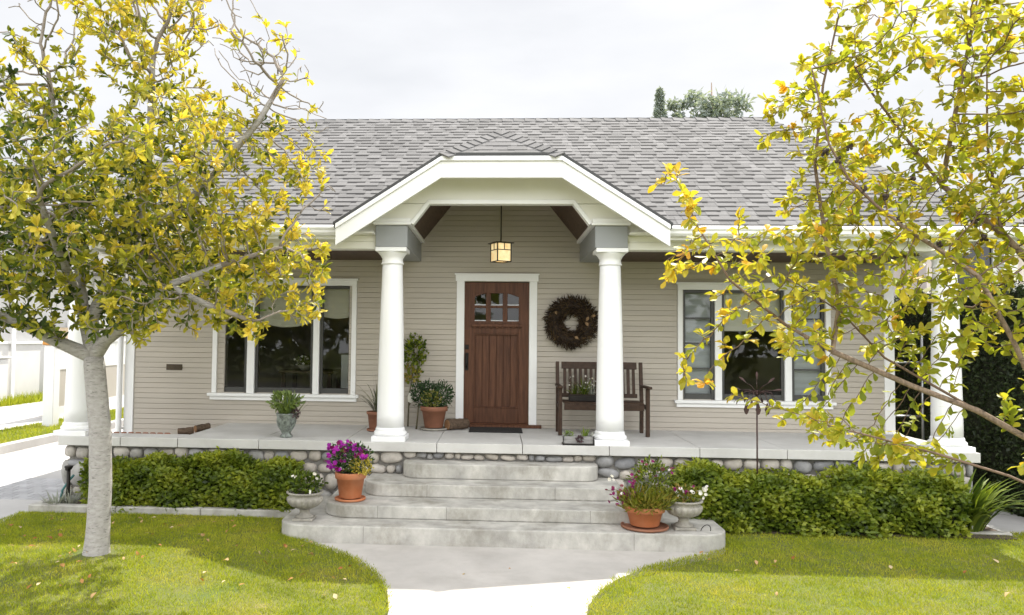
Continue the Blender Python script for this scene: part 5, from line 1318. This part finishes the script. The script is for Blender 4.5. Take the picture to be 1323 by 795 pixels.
def step_pots():
    c = (-2.03, -2.97, -.665); t = urn(c, 'pale fluted stone urn with a small rose bush left of the steps', 1)
    bush(t, (c[0], c[1], c[2]+.37), (.19, .16, .11), 420, .05, .03, M['hedge'], 121, (.0, .5), base=(c[0], c[1], c[2]+.26)); rng = np.random.default_rng(122)
    flowers(t, [np.array([c[0]-.10, c[1]-.13, c[2]+.47]), np.array([c[0]-.07, c[1]-.13, c[2]+.46]), np.array([c[0]+.12, c[1]-.1, c[2]+.49]), np.array([c[0]+.15, c[1]-.11, c[2]+.45])], .022, (1., 1., .98, .99), 123, 7)
    tag(MB().box(c[0]+.075, c[0]+.095, c[1]-.135, c[1]-.132, c[2]+.27, c[2]+.335).build('plant_label', M['tag']), 'small cream plant marker stuck in the rose urn', 'tag')
    c = (1.885, -2.96, -.665); t = urn(c, 'weathered fluted stone urn of white daisies right of the steps', 2)
    bush(t, (c[0], c[1], c[2]+.34), (.19, .16, .09), 520, .04, .018, M['fern'], 131, (.1, .95), base=(c[0], c[1], c[2]+.26)); rng = np.random.default_rng(132); n = 16
    pts = np.stack([c[0]+rng.uniform(-.13, .2, n), c[1]-.13+rng.uniform(-.03, .08, n), c[2]+rng.uniform(.33, .46, n)], 1); flowers(t, list(pts), .022, (1.0,), 133, 9, 'daisy')
    flowers(t, [np.array([c[0]+rng.uniform(-.16, .1), c[1]-.13, c[2]+rng.uniform(.36, .46)]) for _ in range(9)], .018, (.55, .57), 134, 6, 'red_bloom')
    c = (-1.62, -2.60, -.496); t = thing('flower_pot', 'bright terracotta pot of purple flowers on the second step at left', 'potted plant', c)
    pot(t, c, .120, .158, .275, M['terracotta'], .07, saucer=.168, smat=M['terracotta'])
    bush(t, (c[0], c[1], c[2]+.41), (.24, .19, .17), 900, .05, .022, M['shrub'], 141, (.15, .75)); bush(t, (c[0]+.13, c[1]-.10, c[2]+.36), (.12, .08, .11), 330, .035, .018, M['petal'], 142, (.76, .84), stems=False, name='yellow_foliage')
    rng = np.random.default_rng(143); pts = []
    for _ in range(66):
        a = rng.uniform(0, 6.28); u = rng.random(); pts.append(np.array([c[0]-.04+.22*math.cos(a)*u**.5, c[1]-.05-.10*rng.random(), c[2]+.50+.09*math.sin(a)*u**.5+.03]))
    for (dx, dz) in ((-.22, .47), (-.2, .36), (-.12, .40), (-.1, .33), (-.15, .34), (.16, .48), (.19, .46), (-.05, .43), (-.22, .42)): pts += [np.array([c[0]+dx+rng.uniform(-.025, .025), c[1]-.19, c[2]+dz+rng.uniform(-.02, .02)]) for _ in range(4)]
    flowers(t, pts, .026, (.03, .15, .28, .05, .55), 144, 7)
    c = (1.49, -2.97, -.632); t = thing('flower_pot', 'old terracotta pot of heather and tall dark red flowers at right of the steps', 'potted plant', c)
    pot(t, c, .145, .19, .20, M['terracotta'], .06, saucer=.24, smat=M['terracotta_old'])
    bush(t, (c[0]-.0, c[1]-.05, c[2]+.25), (.28, .23, .12), 1900, .075, .013, M['fern'], 151, (.4, .85), stems=False, name='heather', shell=.35, up=.9); bush(t, (c[0]+.07, c[1]+.06, c[2]+.44), (.20, .16, .22), 800, .045, .020, M['hedge'], 152, (.1, .8), base=(c[0], c[1], c[2]+.17), name='upright_foliage')
    straps(t, (c[0]-.1, c[1], c[2]+.18), 34, .46, .010, M['silver'], 153, .75, 1, rad=.07, droop=.4, name='grey_stems', tone=(.3, .8)); rng = np.random.default_rng(154); n = 34
    pts = [np.array([c[0]+dx, c[1]-.08-.06*rng.random(), c[2]+dz]) for dx, dz in zip(rng.uniform(-.40, -.10, n), rng.uniform(.22, .52, n))]+[np.array([c[0]+dx, c[1]-.04, c[2]+dz]) for dx, dz in zip(rng.uniform(-.1, .3, 14), rng.uniform(.5, .68, 14))]
    flowers(t, pts, .021, (.56, .57, .55, .57, .5, 1.0), 155, 6)
    st = MB()
    for p in pts[::2]: st.tube([(c[0], c[1], c[2]+.18), tuple((np.array([c[0], c[1], c[2]+.18])+p)/2+np.array([0, 0, .05])), tuple(p)], .0022, 4)
    st.build('flower_stems', M['stem'], t)
    k = 14; tag(MB().tube([(2.08+.05*math.cos(3.14*i/k-.3), -3.06, -.66+.06*math.sin(3.14*i/k)) for i in range(k+1)], .004, 6).build('drip_hose', M['iron']), 'thin black drip tube looping beside the right stone urn', 'hose')
step_pots()

# ================================================================ SMALL GARDEN THINGS
def garden():
    c = (5.13, -2.08, G+.02); t = thing('strap_leaf_plant', 'clump of bright arching strap leaves at the right end of the right hedge', 'plant', c)
    straps(t, c, 190, .70, .058, M['strap'], 161, .5, 1, rad=.2, droop=1.05, segs=8); straps(t, (c[0]+.12, c[1]-.02, c[2]), 14, .50, .03, M['silver'], 162, .85, .8, rad=.06, droop=1.0, tone=(.5, 1), name='pale_leaves', segs=8)
    x, y = 2.92, -2.06
    t = thing('garden_spinner', 'copper garden spinner with drooping petals on a thin pole in the right hedge', 'ornament', (x, y, G))
    MB().tube([(x, y, G), (x, y, .70)], .0095, 8).build('pole', M['copper'], t)
    lb = LB('obovate'); arms = MB()
    for k in range(3):
        dx = (-.115, 0.005, .115)[k]; p = np.array([x+dx, y-.03*(k == 1), .565]); lb.add(p, [[dx*.25, 0, -1]], [0, -1, 0], .145, .062, .5); arms.tube([(x, y, .70), (x+dx*.8, y-.02, .66), tuple(p)], .004, 5)
    petals = lb.build('hanging_petal', M['copper'], t, True)
    lb = LB('obovate')
    for k in range(5):
        a = math.pi*(k+.5)/5; h = Vector((math.cos(a), -.25*math.sin(a*2), math.sin(a)*.9)); pts = [Vector((x, y, .66)), Vector((x, y, .66))+h*.09+Vector((0, 0, .02)), Vector((x, y, .66))+h*.17+Vector((0, 0, -.01))]; arms.tube(pts, [.005, .004, .003], 5); lb.add([tuple(pts[-1])], [tuple(h+Vector((0, 0, -.15)))], [0, -.6, .6], .11, .03, .5)
    for k in range(8):      # second tier, arching over and down
        a = 2*math.pi*(k+.3)/8; h = Vector((math.cos(a), math.sin(a), 0)); o_ = Vector((x, y, .63)); pts = [o_, o_+h*.07+Vector((0, 0, .06)), o_+h*.15+Vector((0, 0, .05)), o_+h*.20+Vector((0, 0, -.02))]
        arms.tube(pts, [.005, .0045, .004, .003], 5); lb.add([tuple(pts[-1])], [tuple(h*.5+Vector((0, 0, -.6)))], [h.x, h.y, .4], .09, .03, .5)
    lb.build('spinner_petal', M['copper'], t, True); arms.build('arms', M['copper'], t)
    t = thing('garden_tap', 'dark standpipe tap with teal hose at the left stone pier', 'tap', (-5.14, -2.0, G))
    MB().tube([(-5.14, -2.0, G), (-5.14, -2.0, -.36)], .022, 8).build('pipe', M['iron'], t); h = MB(); h.lathe((-5.14, -2.0, -.37), [(.03, 0), (.05, .03), (.045, .045)], 10); h.tube([(-5.14, -2.05, -.36), (-5.14, -1.95, -.36)], .018, 8); h.build('tap_head', M['iron'], t)
    MB().tube([(-5.09, -1.97, -.44), (-5.14, -1.98, -.50), (-5.22, -1.98, -.62), (-5.25, -1.98, -.80)], .014, 8).build('hose', M['teal'], t)
    c = (-5.22, -2.08, G+.04); t = thing('silver_succulent', 'silver grey spiky ground plant in the bed corner beside the driveway', 'plant', c); straps(t, c, 70, .22, .022, M['silver'], 171, 1.1, .7, rad=.1, droop=.3, tone=(0, 1)); straps(t, (c[0]+.14, c[1]+.04, c[2]), 40, .26, .012, M['silver'], 172, .8, 1, rad=.07, droop=.3, tone=(.6, 1), name='feathery_leaves')
    # fallen leaves on the grass, each one an object; one source mesh per shade
    rng = np.random.default_rng(201); src = []
    for k in range(4):
        lb = LB('obovate'); lb.add([[0, 0, 0]], [[0, 1, 0]], [[.1, 0, 1]], .075, .042, (k+.5)/4); o = lb.build('fallen_leaf', M['fallen']); src.append(o)
    spots = []
    for _ in range(115):
        x, y = (rng.uniform(-5.2, -1.2), rng.uniform(-5.2, -2.5)) if rng.random() < .8 else (rng.uniform(1.6, 5.5), rng.uniform(-4.9, -2.7))
        if x < 0 and x > float(bound(WL, y))-.05: continue
        spots.append((x, y, float(lawn_height(x, y))+.038))
    for (x, y) in ((.1, -3.9), (-.3, -4.1), (.6, -4.4), (2.0, -3.55), (.25, -4.9)): spots.append((x, y, G+.006))
    for i, (x, y, z) in enumerate(spots):
        o = src[i] if i < 4 else src[int(rng.integers(0, 4))].copy()
        if i >= 4: COL.objects.link(o)
        o.location = (x, y, z); o.rotation_euler = (rng.normal()*.35, rng.normal()*.35, rng.uniform(0, 6.28)); s = rng.uniform(.5, 1.05); o.scale = (s, s, s)
        tag(o, 'single dry tan leaf fallen on the lawn or walk in front of the house', 'leaf', 'dry leaves fallen on the lawn and walk')
garden()
